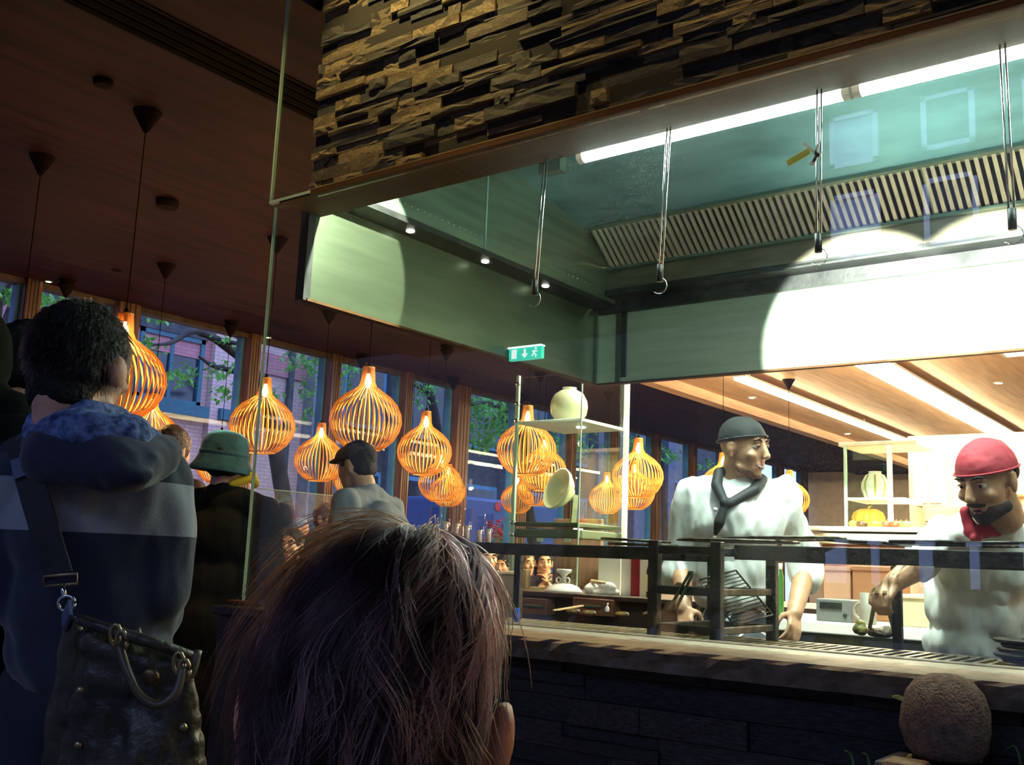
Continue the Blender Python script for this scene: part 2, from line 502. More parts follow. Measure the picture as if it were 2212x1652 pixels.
# ------------------------------------------------------------------ steel extraction hood
HX, HY, HZ = -3.47, 5.42, 2.575
hood = thing('extraction_hood', 'large stainless steel extraction hood over the open kitchen', 'hood', (HX, 3.0, HZ))
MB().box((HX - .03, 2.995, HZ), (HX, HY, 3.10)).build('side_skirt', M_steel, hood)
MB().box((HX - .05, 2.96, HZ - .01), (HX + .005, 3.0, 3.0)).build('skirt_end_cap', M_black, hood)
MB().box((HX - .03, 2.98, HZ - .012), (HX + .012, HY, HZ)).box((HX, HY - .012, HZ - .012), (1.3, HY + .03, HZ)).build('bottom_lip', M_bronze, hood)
MB().box((HX, HY, HZ), (1.3, HY + .03, 3.12)).build('back_skirt', M_steel_lit, hood)
MB().box((HX, 3.0, 3.045), (HX + .15, HY - .1, 3.075)).build('side_gutter', M_black, hood)
MB().box((HX + .1, HY - .16, 3.10), (1.3, HY, 3.135)).box((HX + .02, HY - .03, 3.02), (1.3, HY - .002, 3.10)).build('back_gutter', M_black, hood)
MB().box((HX + .9, HY - .17, 3.108), (1.3, HY - .155, 3.12)).build('chrome_strip', M_chrome, hood)
MB().beam((HX + .012, HY - .012, HZ), (HX + .012, HY - .012, 3.10), .02, .02).build('corner_seam', M_steel2, hood)
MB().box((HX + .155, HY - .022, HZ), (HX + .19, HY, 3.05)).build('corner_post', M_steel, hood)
MB().box((HX + .19, HY - .012, HZ + .03), (HX + .225, HY, 3.05)).build('gap_shade_strip', M_black, hood)  # solid black strip standing in for the shade of the gap
# inner walls and roof of the canopy
MB().box((HX + .13, 2.99, 3.075), (HX + .15, 5.42, 3.82)).build('inner_side_panel', M_steel2, hood)
MB().box((HX + .15, 4.05, 3.075), (HX + .153, 4.062, 3.82)).build('panel_seam', M_chrome, hood)
rv = MB()
for i in range(44):
    y = 3.06 + i * .046
    rv.lathe([(.006, 0), (.005, .003), (.001, .005)], (HX + .15, y, 3.135), 6, Matrix.Rotation(math.pi / 2, 3, 'Y'))
rv.build('rivet_row', M_chrome, hood)['kind'] = 'stuff'
for y in (3.55, 4.15, 4.72):
    MB().lathe([(.02, -.02), (.022, 0), (.016, .004)], (HX + .08, y, 3.04), 12, Matrix.Rotation(math.pi, 3, 'X')).build('gutter_lamp', emat('gutter_lamp_glow', (1, .97, .85), 9.), hood)
MB().add([(HX + .13, 5.30, 3.135), (1.3, 5.30, 3.135), (1.3, 5.30, 3.27), (HX + .13, 5.30, 3.27), (HX + .13, 5.32, 3.135), (1.3, 5.32, 3.135), (1.3, 5.32, 3.27), (HX + .13, 5.32, 3.27)],
         [(0, 1, 2, 3), (7, 6, 5, 4), (3, 2, 6, 7), (0, 4, 5, 1)]).build('filter_sill', mat('warm_steel', (.20, .17, .12), .42, metal=.8, var=.2, scale=3, stretch=(1, 6, 6)), hood)
FB, FT = Vector((0, 5.28, 3.275)), Vector((0, 5.04, 3.46))
MB().beam((HX + .15, 5.19, 3.40), (1.3, 5.19, 3.40), .34, .012, (0, .61, .79)).build('filter_back', mat('filter_backing', (.012, .014, .014), .7), hood)  # near-black sheet behind the baffles
for i in range(84):
    x = HX + .20 + i * .0405
    m_ = mat('filter_steel', (.55, .52, .42), .38, metal=.8, var=.2, scale=6)
    if i == 0:
        bf = MB().beam((x, FB.y, FB.z), (x, FT.y, FT.z), .020, .012, (0, .61, -.79)); bme = bf.build('baffle', m_, hood)
    else:
        c = bme.copy(); COL.objects.link(c); c.location.x = i * .0405
for k in range(6):
    x = HX + .2 + k * .486
    MB().beam((x - .012, FB.y - .01, FB.z + .004), (x - .012, FT.y - .01, FT.z + .004), .006, .016, (0, .61, -.79)).build('filter_frame', M_steel2, hood)
MB().box((HX + .15, 5.255, 3.262), (1.3, 5.30, 3.278)).box((HX + .15, 5.0, 3.455), (1.3, 5.06, 3.475)).build('filter_rail', M_steel2, hood)
# roof panel of the canopy sloping to the front
MB().beam((HX + .13, 4.02, 3.655), (1.3, 4.02, 3.655), 2.10, .02, (0, -.175, -.985)).build('roof_panel', mat('steel_roof_panel', (.165, .35, .42), .44, metal=.8, var=.2, scale=1.6, stretch=(1, 2, 2), bump=.04, bscale=7), hood)
MB().box((HX + .38, 4.2, 3.5), (HX + .52, 4.26, 3.78)).build('duct_collar', M_steel2, hood)
# fluorescent tubes behind the soffit
for i, (a, b) in enumerate(((-2.08, -1.03), (-1.02, -.05), (-.04, .93))):
    fl = thing('fluorescent_tube', ['white fluorescent tube, leftmost under the stone band', 'glowing fluorescent tube, second from the left under the stone band', 'glowing fluorescent tube at the right edge under the stone band'][i], 'tube light', (a, 3.09, 2.985), 'fluorescent tubes')
    MB().tube([(a + .02, 3.09, 2.985), (b - .02, 3.09, 2.985)], .024, 10).build('tube', M_tube, fl, True)
    MB().box((a, 3.05, 3.012), (b, 3.13, 3.03)).build('batten', M_white, fl)
    MB().tube([(a, 3.09, 2.985), (a + .025, 3.09, 2.985)], .026, 10).build('end_cap', M_white, fl)
    MB().tube([(b - .025, 3.09, 2.985), (b, 3.09, 2.985)], .026, 10).build('end_cap', M_white, fl)
# hanging rods with hooks inside the glass
for i, (xt, yt, xb, yb) in enumerate(((1180, 325, 1155, 632), (1445, 280, 1425, 602), (1770, 205, 1768, 538), (2165, 90, 2187, 488))):
    t_, b_ = at(xt, yt, Y=3.0), at(xb, yb, Y=3.0); t_.z = 2.972
    lb = ['slim hanging steel rod furthest left of the four behind the glass', 'slim hanging steel rod second from the left behind the glass', 'slim hanging steel rod third from the left behind the glass', 'slim hanging steel rod nearest the right edge behind the glass'][i]
    rd = thing('hanging_rod', lb, 'rod', t_, 'hanging rods')
    off = Vector((.007, 0, 0))
    MB().tube([t_ - off, b_ - off], .0035, 6).tube([t_ + off, b_ + off], .0035, 6).build('rod', M_chrome, rd, True)
    MB().tube([b_ + Vector((0, 0, .05)), b_ - Vector((0, 0, .01))], .012, 8).build('clamp', M_black, rd, True)
    MB().tube([b_ + Vector((.028 * math.sin(t), 0, -.018 - .028 * (1 - math.cos(t)) + .02)) for t in [x * .5 for x in range(0, 9)]], .002, 5).build('wire_hook', M_chrome, rd, True)

# counter slab
M_ctop = mat('honed_counter_stone', (.20, .162, .115), .55, var=.2, scale=24, bump=.15, bscale=60)
rr = random.Random(5); mb = MB(); n = 100
for i in range(n + 1):
    x = -2.95 + i * 4.3 / n; j = rr.uniform(-.008, .008)
    mb.v += [(x, 2.585, 1.22), (x, 2.58 + j, 1.21), (x, 2.588 + rr.uniform(-.006, .012), 1.185), (x, 2.60 + rr.uniform(-.004, .014), 1.155), (x, 2.98, 1.155), (x, 2.98, 1.22)]
for i in range(n):
    for k in range(6): mb.f.append((i * 6 + k, i * 6 + (k + 1) % 6, i * 6 + 6 + (k + 1) % 6, i * 6 + 6 + k)[::-1])
mb.f += [tuple(range(6))[::-1], tuple(range(n * 6, n * 6 + 6))]
ct = mb.build('stone_counter', M_ctop); tag(ct, 'long stone counter top with a rough broken front edge below the glass', 'counter')
ce = thing('counter_plinth', 'black plinth closing the left end of the counter', 'plinth', (-3.25, 2.84, 0))
MB().bbox((-3.56, 2.72, 0), (-2.955, 2.96, 1.18), .008).build('body', M_black, ce)
MB().bbox((-3.58, 2.70, 1.18), (-2.955, 2.975, 1.216), .006).build('cap', M_black, ce)
bk = thing('glass_clamp', 'small steel clamp holding the foot of the glass screen', 'clamp', (-3.53, GY, 1.22))
MB().bbox((-3.60, GY - .03, 1.216), (-3.44, GY + .03, 1.236), .004).bbox((-3.46, GY - .02, 1.222), (-3.43, GY + .02, 1.262), .003).build('clamp', M_bronze, bk)
# grill bench inside the glass
gb = thing('grill_bench', 'dark charcoal grill bench running behind the glass', 'grill', (-1, 3.2, .2))
MB().box((-3.3, 2.99, .2), (1.3, 3.02, 1.20)).box((-3.3, 2.99, .2), (-3.28, 3.66, 1.20)).box((-3.3, 3.64, .2), (1.3, 3.66, 1.16)).build('body', M_black, gb)
MB().box((-3.3, 3.0, 1.10), (1.3, 3.66, 1.13)).build('ash_bed', mat('charcoal_ash', (.10, .07, .045), .9, var=.6, scale=40, bump=.6), gb)
MB().bbox((-3.3, 2.985, 1.165), (1.3, 3.03, 1.225), .006).bbox((-3.3, 3.62, 1.165), (1.3, 3.66, 1.20), .006).build('rim', mat('bench_rim', (.13, .10, .075), .55, metal=.4, var=.3, scale=20), gb)
M_grate = mat('seasoned_grate', (.20, .18, .10), .5, metal=.6, var=.35, scale=20)
for i in range(115):
    x = -3.27 + i * .04
    if i == 0: g0 = MB().box((x, 3.03, 1.185), (x + .014, 3.63, 1.200)).build('grate_bar', M_grate, gb)
    else:
        c = g0.copy(); COL.objects.link(c); c.location.x = i * .04

# kitchen floor platform
struct('floor_kitchen', MB().box((-3.3, 3.0, 0), (4.9, 12, .2)), M_floor)

# ------------------------------------------------------------------ ceiling fittings
sd = thing('slot_diffuser', 'long dark linear slot air diffuser set in the timber ceiling', 'air vent', (-4.35, 3, CEIL))
MB().box((-4.50, -3.9, CEIL - .006), (-4.18, 11, CEIL + .002)).build('frame', mat('diffuser_bronze', (.014, .007, .006), .8, spec=.1), sd)
for k in range(4):
    MB().box((-4.48 + k * .076, -1.1, CEIL - .014), (-4.435 + k * .076, 11, CEIL - .005)).build('slat', mat('slot_black', (.004, .003, .003), .9, spec=.03), sd)


def disc(px, py, r, name, label, cat, m, z=CEIL, h=.03, lens=None):
    p = at(px, py, Z=z); o = thing(name, label, cat, p)
    MB().lathe([(r * .6, -h), (r * .9, -h), (r, -h * .4), (r, 0)], p, 24).build('housing', m, o, True)
    if lens: MB().lathe([(r * .02, -h - .002), (r * .55, -h - .002), (r * .55, -h + .004)], p, 20).build('lens', lens, o, True)
    return o


disc(223, 174, .055, 'smoke_detector', 'small round smoke detector on the ceiling above the nearest pendant roses', 'smoke detector', mat('dark_fitting', (.012, .006, .006), .9, spec=.05))
disc(362, 434, .085, 'ceiling_speaker', 'round dark speaker disc on the ceiling with no cord', 'speaker', mat('dark_fitting', (.012, .006, .006), .9), h=.05)
DL = emat('downlight_glow', (1, .85, .6), 5.)
for px, py, lb in ((105, 607, 'small lit downlight in the window bay ceiling above the black haired man'), (580, 728, 'small lit downlight in the window bay ceiling beside the glass edge')):
    disc(px, py, .05, 'downlight', lb, 'downlight', M_steel2, z=4.085, h=.008, lens=DL)
for px, py, lb in ((252, 583, 'unlit downlight on the ceiling left of the groove'), (940, 812, 'unlit downlight above the window beside the hood')):
    disc(px, py, .05, 'downlight', lb, 'downlight', mat('dark_fitting', (.012, .006, .006), .9), z=4.085 if px > 900 else CEIL, h=.008)
for px, py, lb in ((1624, 858, 'tiny lit downlight between black cap chef and light strip'), (1830, 936, 'tiny lit downlight above the far display case'), (2158, 826, 'tiny lit downlight at the right edge of the pale ceiling')):
    disc(px, py, .07, 'downlight', lb, 'downlight', M_white, h=.012, lens=emat('downlight_glow_far', (1, .9, .7), 12.))

# linear lights of the pale ceiling
for x, wd, s, y0, lb in ((-5.55, .07, 22., 12.1, 'long thin glowing strip light on the pale ceiling'), (-3.78, .17, 26., 9.5, 'broad glowing strip light crossing the pale ceiling above the red capped chef'), (-1.2, .17, 26., 9.5, 'broad strip light nearest the right wall')):
    if x > -1.5: continue
    lt = thing('strip_light', lb, 'strip light', (x, y0, 3.9), 'strip lights')
    MB().box((x - wd, y0, 3.86), (x + wd, 25, 3.90)).build('diffuser', emat('strip_glow', (1, .80, .52), s * 3.2), lt)
    MB().box((x - wd - .02, y0, 3.90), (x + wd + .02, 25, 3.93)).build('housing', M_white, lt)
    for y in (y0 + .3, 17, 22): MB().box((x - .01, y, 3.93), (x + .01, y + .02, 4.0)).build('hanger', M_white, lt)
# ================================================================== pendant lamps of bent birch slats
M_birch = mat('birch_slat', (.85, .43, .09), .45, var=.12, scale=10, stretch=(1, 1, .3), trl=.35)
M_cone = mat('dark_canopy_cone', (.010, .006, .006), .9, spec=.03)
M_bulb = emat('lamp_bulb_glow', (1, .74, .36), 40.)
prof = [(.105, 0), (.155, .03), (.205, .075), (.243, .14), (.260, .205), (.252, .27), (.222, .335), (.168, .392), (.108, .432), (.066, .462), (.050, .50), (.046, .555), (.040, .61)]
NS = 40


def slat_mesh():
    mb = MB(); P = [Vector((p[0], 0, p[1])) for p in prof]; k = len(P)
    for i, p in enumerate(P):
        d = (P[min(i + 1, k - 1)] - P[max(i - 1, 0)]).normalized(); nrm = Vector((d.z, 0, -d.x))
        wd = min(.0098, .0034 + .036 * max(p.x - .045, 0) * 1.3); th = .006
        for sa, sb in ((-1, -1), (1, -1), (1, 1), (-1, 1)): mb.v.append(tuple(p + Vector((0, sa * wd / 2, 0)) + nrm * sb * th / 2))
    for i in range(k - 1):
        for j in range(4): mb.f.append((i * 4 + j, i * 4 + (j + 1) % 4, i * 4 + 4 + (j + 1) % 4, i * 4 + 4 + j))
    mb.f += [(3, 2, 1, 0), tuple(range(k * 4 - 4, k * 4))]
    me = mb.mesh('slat'); me.materials.append(M_birch)
    me.polygons.foreach_set('use_smooth', [False] * len(me.polygons)); return me


def ring_mesh(r, z, t, name):
    mb = MB(); n = 40
    mb.lathe([(r - t, z - t), (r + t, z - t), (r + t, z + t), (r - t, z + t), (r - t, z - t)], (0, 0, 0), n, caps=False)
    me = mb.mesh(name); me.materials.append(M_birch); return me


def child(name, me, parent, loc=(0, 0, 0)):
    o = bpy.data.objects.new(name, me); COL.objects.link(o); o.parent = parent; o.location = loc; return o


def pendant_proto():
    r = thing('pendant_lamp', '', 'pendant lamp')
    sm = slat_mesh()
    for i in range(NS):
        s_ = child('slat', sm, r); s_.rotation_euler.z = 2 * math.pi * i / NS
    child('bottom_ring', ring_mesh(.107, .004, .006, 'bottom_ring'), r)
    child('top_ring', ring_mesh(.040, .605, .005, 'top_ring'), r)
    bm_ = MB().lathe([(.004, -.045), (.017, -.035), (.025, -.008), (.022, .02), (.012, .045), (.009, .07)], (0, 0, .50), 14).mesh('bulb'); bm_.materials.append(M_bulb)
    bm_.polygons.foreach_set('use_smooth', [True] * len(bm_.polygons)); child('bulb', bm_, r)
    so_ = MB().lathe([(.013, .56), (.014, .63), (.006, .645)], (0, 0, 0), 12).mesh('lamp_holder'); so_.materials.append(M_cone); child('lamp_holder', so_, r)
    l = bpy.data.lights.new('pendant_light', 'POINT'); l.energy = 30; l.color = (1, .60, .20); l.shadow_soft_size = .03
    lo = bpy.data.objects.new('pendant_light', l); COL.objects.link(lo); lo.parent = r; lo.location = (0, 0, .40)
    return r


ZB = 2.18
LAMPS = [
    (-5.27, 3.20, 'big orange slatted pendant lamp half hidden by the black haired man'),
    (-5.27, 5.17, 'largest slatted pendant lamp above the walking man in the flat cap'),
    (-5.27, 7.14, 'slatted pendant lamp seen through the left glass of the vase display'),
    (-5.27, 9.07, 'slatted pendant lamp right of the vase display, nearest the black cap chef'),
    (-5.27, 11.05, 'slatted pendant lamp hidden behind the head of the black cap chef'),
    (-5.27, 13.06, 'small slatted pendant lamp peeping out behind the right shoulder of the black cap chef'),
    (-6.53, 3.23, 'slatted pendant lamp at the far left picture edge behind dark heads'),
    (-6.53, 5.26, 'slatted pendant lamp right above the teal bucket hat'),
    (-6.53, 7.21, 'slatted pendant lamp right of the walking man with two smaller ones overlapping it'),
    (-6.53, 9.17, 'slatted pendant lamp behind the large one in the vase display'),
    (-6.53, 11.16, 'slatted pendant lamp overlapped by the one next to the black cap chef'),
    (-8.08, 5.26, 'slatted pendant lamp low behind the shoulder of the hooded man'),
    (-8.08, 7.29, 'slatted pendant lamp left of the walking man, just above his shoulder'),
    (-8.08, 9.23, 'slatted pendant lamp lowest in the cluster of three right of the walking man'),
    (-8.08, 11.2, 'slatted pendant lamp behind the upright bowl in the vase display'),
    (-8.08, 13.0, 'small slatted pendant lamp at the right post of the vase display'),
    (-9.78, 5.25, 'slatted pendant lamp by the window between the two dark heads'),
    (-9.78, 7.3, 'slatted pendant lamp by the window behind the brown haired woman'),
    (-9.78, 9.45, 'slatted pendant lamp by the window in front of the face of the walking man'),
    (-9.78, 11.35, 'slatted pendant lamp by the window rightmost in the cluster of three'),
    (-9.78, 13.05, 'small slatted pendant lamp low at the left post of the vase display'),
]
lp = pendant_proto()
for i, (x, y, lb) in enumerate(LAMPS):
    o = lp if i == 0 else copy_tree(lp)
    o.location = (x, y, ZB + {0: -.03, 3: -.06, 5: -.02, 10: -.08, 13: -.08}.get(i, 0) + (.03 if x == -6.53 else 0)); o.rotation_euler.z = i * .37
    o['label'] = lb; o['group'] = 'slatted pendant lamps'; o['category'] = 'pendant lamp'
    zt = CEIL if x > -9 else 4.085
    L = zt - o.location.z
    c = MB().tube([(0, 0, .64), (0, 0, L - .1)], .0035, 6).mesh('cord'); c.materials.append(M_cone); child('cord', c, o)
    c = MB().lathe([(.006, L - .135), (.02, L - .12), (.085, L - .004), (.085, L)], (0, 0, 0), 24).mesh('ceiling_rose'); c.materials.append(M_cone); child('ceiling_rose', c, o)
# ================================================================== the street outside
def brickmat(name, c1, c2, mortar, scale=1.):
    m = bpy.data.materials.new(name); m.use_nodes = True; nt = m.node_tree; b = nt.nodes['Principled BSDF']
    b.inputs['Roughness'].default_value = .85
    tc = nd(nt, 'ShaderNodeTexCoord'); mp = nd(nt, 'ShaderNodeMapping')
    cb = nd(nt, 'ShaderNodeCombineXYZ'); sp = nd(nt, 'ShaderNodeSeparateXYZ')
    nt.links.new(tc.outputs['Object'], sp.inputs[0])
    ad = nd(nt, 'ShaderNodeMath', operation='ADD'); nt.links.new(sp.outputs[0], ad.inputs[0]); nt.links.new(sp.outputs[1], ad.inputs[1])
    nt.links.new(ad.outputs[0], cb.inputs[0]); nt.links.new(sp.outputs[2], cb.inputs[1])
    bt = nd(nt, 'ShaderNodeTexBrick'); bt.inputs['Scale'].default_value = 1.
    bt.inputs['Brick Width'].default_value = .225 * scale; bt.inputs['Row Height'].default_value = .075 * scale; bt.inputs['Mortar Size'].default_value = .008 * scale
    bt.inputs['Color1'].default_value = (*c1, 1); bt.inputs['Color2'].default_value = (*c2, 1); bt.inputs['Mortar'].default_value = (*mortar, 1)
    nt.links.new(cb.outputs[0], bt.inputs[0]); nt.links.new(bt.outputs[0], b.inputs['Base Color'])
    bp = nd(nt, 'ShaderNodeBump'); bp.inputs['Strength'].default_value = .5; bp.inputs['Distance'].default_value = .01
    nt.links.new(bt.outputs['Fac'], bp.inputs['Height']); bp.invert = True; nt.links.new(bp.outputs[0], b.inputs['Normal'])
    return m


M_brick = brickmat('pale_brick', (.58, .42, .42), (.50, .36, .37), (.36, .29, .31))
M_brickp = brickmat('pink_brick_band', (.46, .20, .24), (.40, .17, .21), (.28, .16, .18))
M_concrete = mat('grey_concrete', (.22, .23, .27), .8, var=.15)
M_slate = mat('dark_street_grey', (.05, .06, .075), .8, var=.2)  # dark blue grey of lintels, pipes and the office block
M_pane = mat('dark_outside_pane', (.02, .03, .045), .08, spec=.6, var=.2)
M_teal = mat('teal_window_paint', (.018, .11, .17), .45, var=.1)
BX = -17.0
bd = thing('brick_building', 'pale brick building with blue framed windows across the street', 'building', (BX, 8, -.1))
MB().box((BX - 4, -8, -.1), (BX, 15.4, 12.5)).build('wall', M_brick, bd)


def onb(px, py): return at(px, py, X=BX)


def bwindow(x0, y0, x1, y1, sill=True):
    """window between two image points on the facade: real recess frame, bars and pane"""
    a, b = onb(x0, y0), onb(x1, y1); ya, yb = a.y, b.y; za, zb = min(a.z, b.z), max(a.z, b.z)
    f = MB()
    t = .09
    f.box((BX, ya, za), (BX + .10, ya + t, zb)).box((BX, yb - t, za), (BX + .10, yb, zb)).box((BX, ya, zb - t), (BX + .10, yb, zb)).box((BX, ya, za), (BX + .10, yb, za + t))
    fr = f.build('window', M_teal, bd)
    MB().box((BX + .005, ya + t, za + t), (BX + .03, yb - t, zb - t)).build('pane', M_pane, fr)
    MB().box((BX + .03, (ya + yb) / 2 - .04, za + t), (BX + .08, (ya + yb) / 2 + .04, zb - t)).build('mullion', M_teal, fr)
    if sill: MB().box((BX, ya - .1, za - .22), (BX + .28, yb + .1, za)).build('sill', M_teal, bd)
    MB().box((BX, ya - .05, zb), (BX + .12, yb + .05, zb + .25)).build('lintel', M_slate, bd)


for q in ((300, 705, 425, 880), (478, 775, 530, 895), (90, 640, 215, 800), (-160, 600, 20, 780)):
    bwindow(*q)
for i, (z0, z1) in enumerate(((5.1, 5.55), (8.2, 8.6))):
    MB().box((BX, -8, z0), (BX + .06, 15.4, z1)).build('brick_band', M_brickp, bd)
MB().box((BX, onb(652, 900).y, -.1), (BX + .35, onb(676, 900).y, 12)).build('pilaster', M_concrete, bd)
MB().box((BX, onb(612, 900).y, -.1), (BX + .12, onb(622, 900).y, 12)).build('downpipe', M_slate, bd)
MB().box((BX, onb(440, 900).y, -.1), (BX + .18, onb(486, 900).y, 12)).build('pier', M_brick, bd)
# shop front at street level
for i in range(4):
    ya = -2 + i * 3.2
    sfr = MB().box((BX, ya, -.1), (BX + .14, ya + .14, 2.1)).box((BX, ya, 1.95), (BX + .14, ya + 2.6, 2.1)).box((BX, ya + 2.46, -.1), (BX + .14, ya + 2.6, 2.1)).build('shop_window', M_slate, bd)
    MB().box((BX, ya + .14, -.1), (BX + .05, ya + 2.46, 1.95)).build('pane', M_pane, sfr)
# the next, darker building further along
bd2 = thing('dark_office_building', 'dark blue grey office block with tall columns further along the street', 'building', (BX - .6, 20, -.1))
MB().box((BX - 5, 15.45, -.1), (BX - .6, 40, 13)).build('wall', M_slate, bd2)
for i in range(8):
    y = 15.7 + i * 2.3
    MB().box((BX - .6, y, -.1), (BX - .25, y + .5, 13)).build('column', mat('blue_grey_column', (.10, .13, .20), .7, var=.15), bd2)
    for z in (1.2, 4.4, 7.6):
        wv = MB().box((BX - .6, y + .7, z), (BX - .5, y + 2.1, z + 2.2)).build('window', M_bluef, bd2)
        MB().box((BX - .51, y + .8, z + .1), (BX - .48, y + 2.0, z + 2.1)).build('pane', M_pane, wv)

# trees with loose spring leaves
M_leaf = mat('spring_leaf', (.16, .50, .10), .5, var=.35, scale=3, trl=.4)
M_bark = mat('tree_bark', (.035, .03, .03), .9, var=.3, bump=.4)


def tree(label, x, stem, clusters, nleaf, limbs=(), spread=.33, size=.06):
    rr = random.Random(len(label) + nleaf)
    base = at(stem[0][0], stem[0][1], X=x); base.z = -.12
    t = thing('street_tree', label, 'tree', base, 'street trees')
    pts = [base] + [at(px, py, X=x) for px, py in stem[1:]]
    MB().tube(spline(pts, 4), [.16 - .12 * i / (len(pts) * 4 - 4) for i in range(len(pts) * 4 - 3)], 8).build('trunk', M_bark, t, True)
    for lm in limbs:
        q = [at(px, py, X=x + .2 * k) for k, (px, py) in enumerate(lm)]
        n_ = len(q) * 4 - 3
        MB().tube(spline(q, 4), [.06 - .045 * i / n_ for i in range(n_)], 6).build('branch', M_bark, t, True)
    mb = MB()
    for cx, cy, sp_, k in clusters:
        for _ in range(int(nleaf * k * 1.9)):
            c = at(cx + rr.gauss(0, sp_), cy + rr.gauss(0, sp_ * .55), X=x + rr.uniform(-.7, .7))
            s_ = size * rr.uniform(.6, 1.3); R = Matrix.Rotation(rr.uniform(0, 6.28), 3, 'Z') @ Matrix.Rotation(rr.uniform(-1.1, 1.1), 3, 'X')
            o_ = len(mb.v)
            for u, v_, h in ((0, -1, 0), (.45, -.3, .1), (.4, .4, .1), (0, 1, -.1), (-.4, .4, .1), (-.45, -.3, .1)):
                mb.v.append(tuple(c + R @ Vector((u * s_, v_ * s_, h * s_))))
            mb.f += [(o_, o_ + 1, o_ + 2, o_ + 3), (o_, o_ + 3, o_ + 4, o_ + 5)]
    f = mb.build('foliage', M_leaf, t); f['kind'] = 'stuff'


tree('slender tree with few leaves outside the windows behind the black haired man', -12.6, [(-40, 1500), (-20, 900), (40, 640), (120, 560)],
     [(20, 720, 22, 1), (15, 640, 18, .6), (95, 650, 14, .5), (160, 640, 14, .3)], 70, [[(-15, 850), (0, 660), (30, 600)]])
tree('spreading tree whose dark branch crosses the brick building', -13.2, [(640, 1700), (600, 1000), (560, 820), (470, 735), (430, 720)],
     [(300, 665, 12, .5), (325, 745, 16, .5), (395, 815, 22, 1.), (480, 800, 20, .8), (480, 850, 14, .6), (500, 735, 22, .7), (545, 790, 16, .7), (585, 850, 14, .4), (350, 690, 10, .3)], 42,
     [[(470, 735), (420, 715), (370, 740), (330, 745)], [(470, 735), (500, 740), (540, 745)], [(560, 820), (500, 800), (460, 790), (430, 770)]])
tree('leafy green tree outside the windows between large and middle pendant lamps', -13.4, [(1000, 1700), (960, 1050), (930, 850), (880, 760)],
     [(650, 780, 25, 1), (700, 800, 32, 1.5), (725, 850, 26, 1.2), (680, 900, 18, .6), (760, 800, 18, .8), (720, 770, 25, .8), (900, 860, 22, 1.), (925, 835, 14, .7), (660, 850, 18, .5), (610, 930, 14, .3), (690, 960, 10, .25)], 48,
     [[(930, 850), (880, 820), (830, 800)], [(880, 800), (760, 780), (700, 790)]])
tree('dense blue green tree outside the windows left of the vase display', -12.3, [(1180, 1700), (1140, 1100), (1090, 880), (1050, 800)],
     [(1020, 880, 24, 1.4), (1050, 920, 26, 1.5), (1040, 960, 18, 1.), (1085, 890, 18, 1.), (1075, 860, 16, .7), (1240, 965, 24, 1.), (1215, 960, 22, .9), (1100, 930, 16, .6)], 60,
     [[(1090, 880), (1040, 870), (1000, 880)]], size=.075)
tree('distant tree showing green below the ceiling line right of the vase display', -15.5, [(1450, 1700), (1440, 1200), (1430, 1000), (1420, 960)],
     [(1395, 975, 18, 1.), (1370, 960, 14, .6), (1440, 985, 16, .6), (1540, 1005, 14, .4)], 60, size=.1)

# parked blue van and red flowers beyond the glass
vx = -14.2
v0, v1 = at(1005, 1070, X=vx), at(1092, 1130, X=vx)
van = thing('delivery_van', 'bright blue van side parked outside behind the candle glasses', 'van', (vx, v0.y, -.1))
MB().bbox((vx - 1.8, v0.y, .35), (vx, v1.y + 3.0, v0.z), .08).build('body', mat('blue_van_paint', (.05, .11, .34), .35, var=.05), van)
MB().bbox((vx - 1.7, v0.y - 1.4, .35), (vx - .05, v0.y, 1.55), .1).build('cab', mat('blue_van_paint', (.05, .11, .34), .35), van)
MB().box((vx - .06, v0.y - .8, 1.0), (vx - .03, v0.y - .1, 1.45)).build('cab_window', M_pane, van)
for y in (v0.y - .6, v1.y + 2.2):
    MB().lathe([(.12, -.1), (.34, -.1), (.36, 0), (.34, .1), (.12, .1)], (vx - .12, y, .25), 20, Matrix.Rotation(math.pi / 2, 3, 'Y')).build('wheel', M_black, van, True)
MB().lathe([(.03, 0), (.12, .01), (.11, .02), (.01, .025)], at(1075, 1094, X=vx) + Vector((.0, 0, 0)), 9, Matrix.Rotation(math.pi / 2, 3, 'Y')).build('red_emblem', mat('red_paint', (.55, .04, .05), .5), van)
fp = thing('flower_planter', 'red flowers in a planter outside the window', 'planter', (-11.4, 13.2, -.1))
c0 = at(1075, 1150, X=-11.4)
MB().bbox((-11.6, c0.y - .5, -.1), (-11.2, c0.y + .6, c0.z - .28), .02).build('box', M_slate, fp)
rr = random.Random(4); mb = MB(); mg = MB()
for i in range(60):
    p = at(1072 + rr.gauss(0, 16), 1150 + rr.gauss(0, 18), X=-11.4 + rr.uniform(-.15, .15)); s_ = rr.uniform(.03, .06)
    mb.lathe([(s_ * .2, -s_ * .5), (s_, 0), (s_ * .7, s_ * .4), (s_ * .1, s_ * .3)], p, 6)
    mg.tube([p, Vector((p.x, p.y, c0.z - .3))], .005, 4)
mb.build('blossoms', mat('red_petals', (.62, .04, .06), .6), fp)['kind'] = 'stuff'; mg.build('stems', M_leaf, fp)['kind'] = 'stuff'

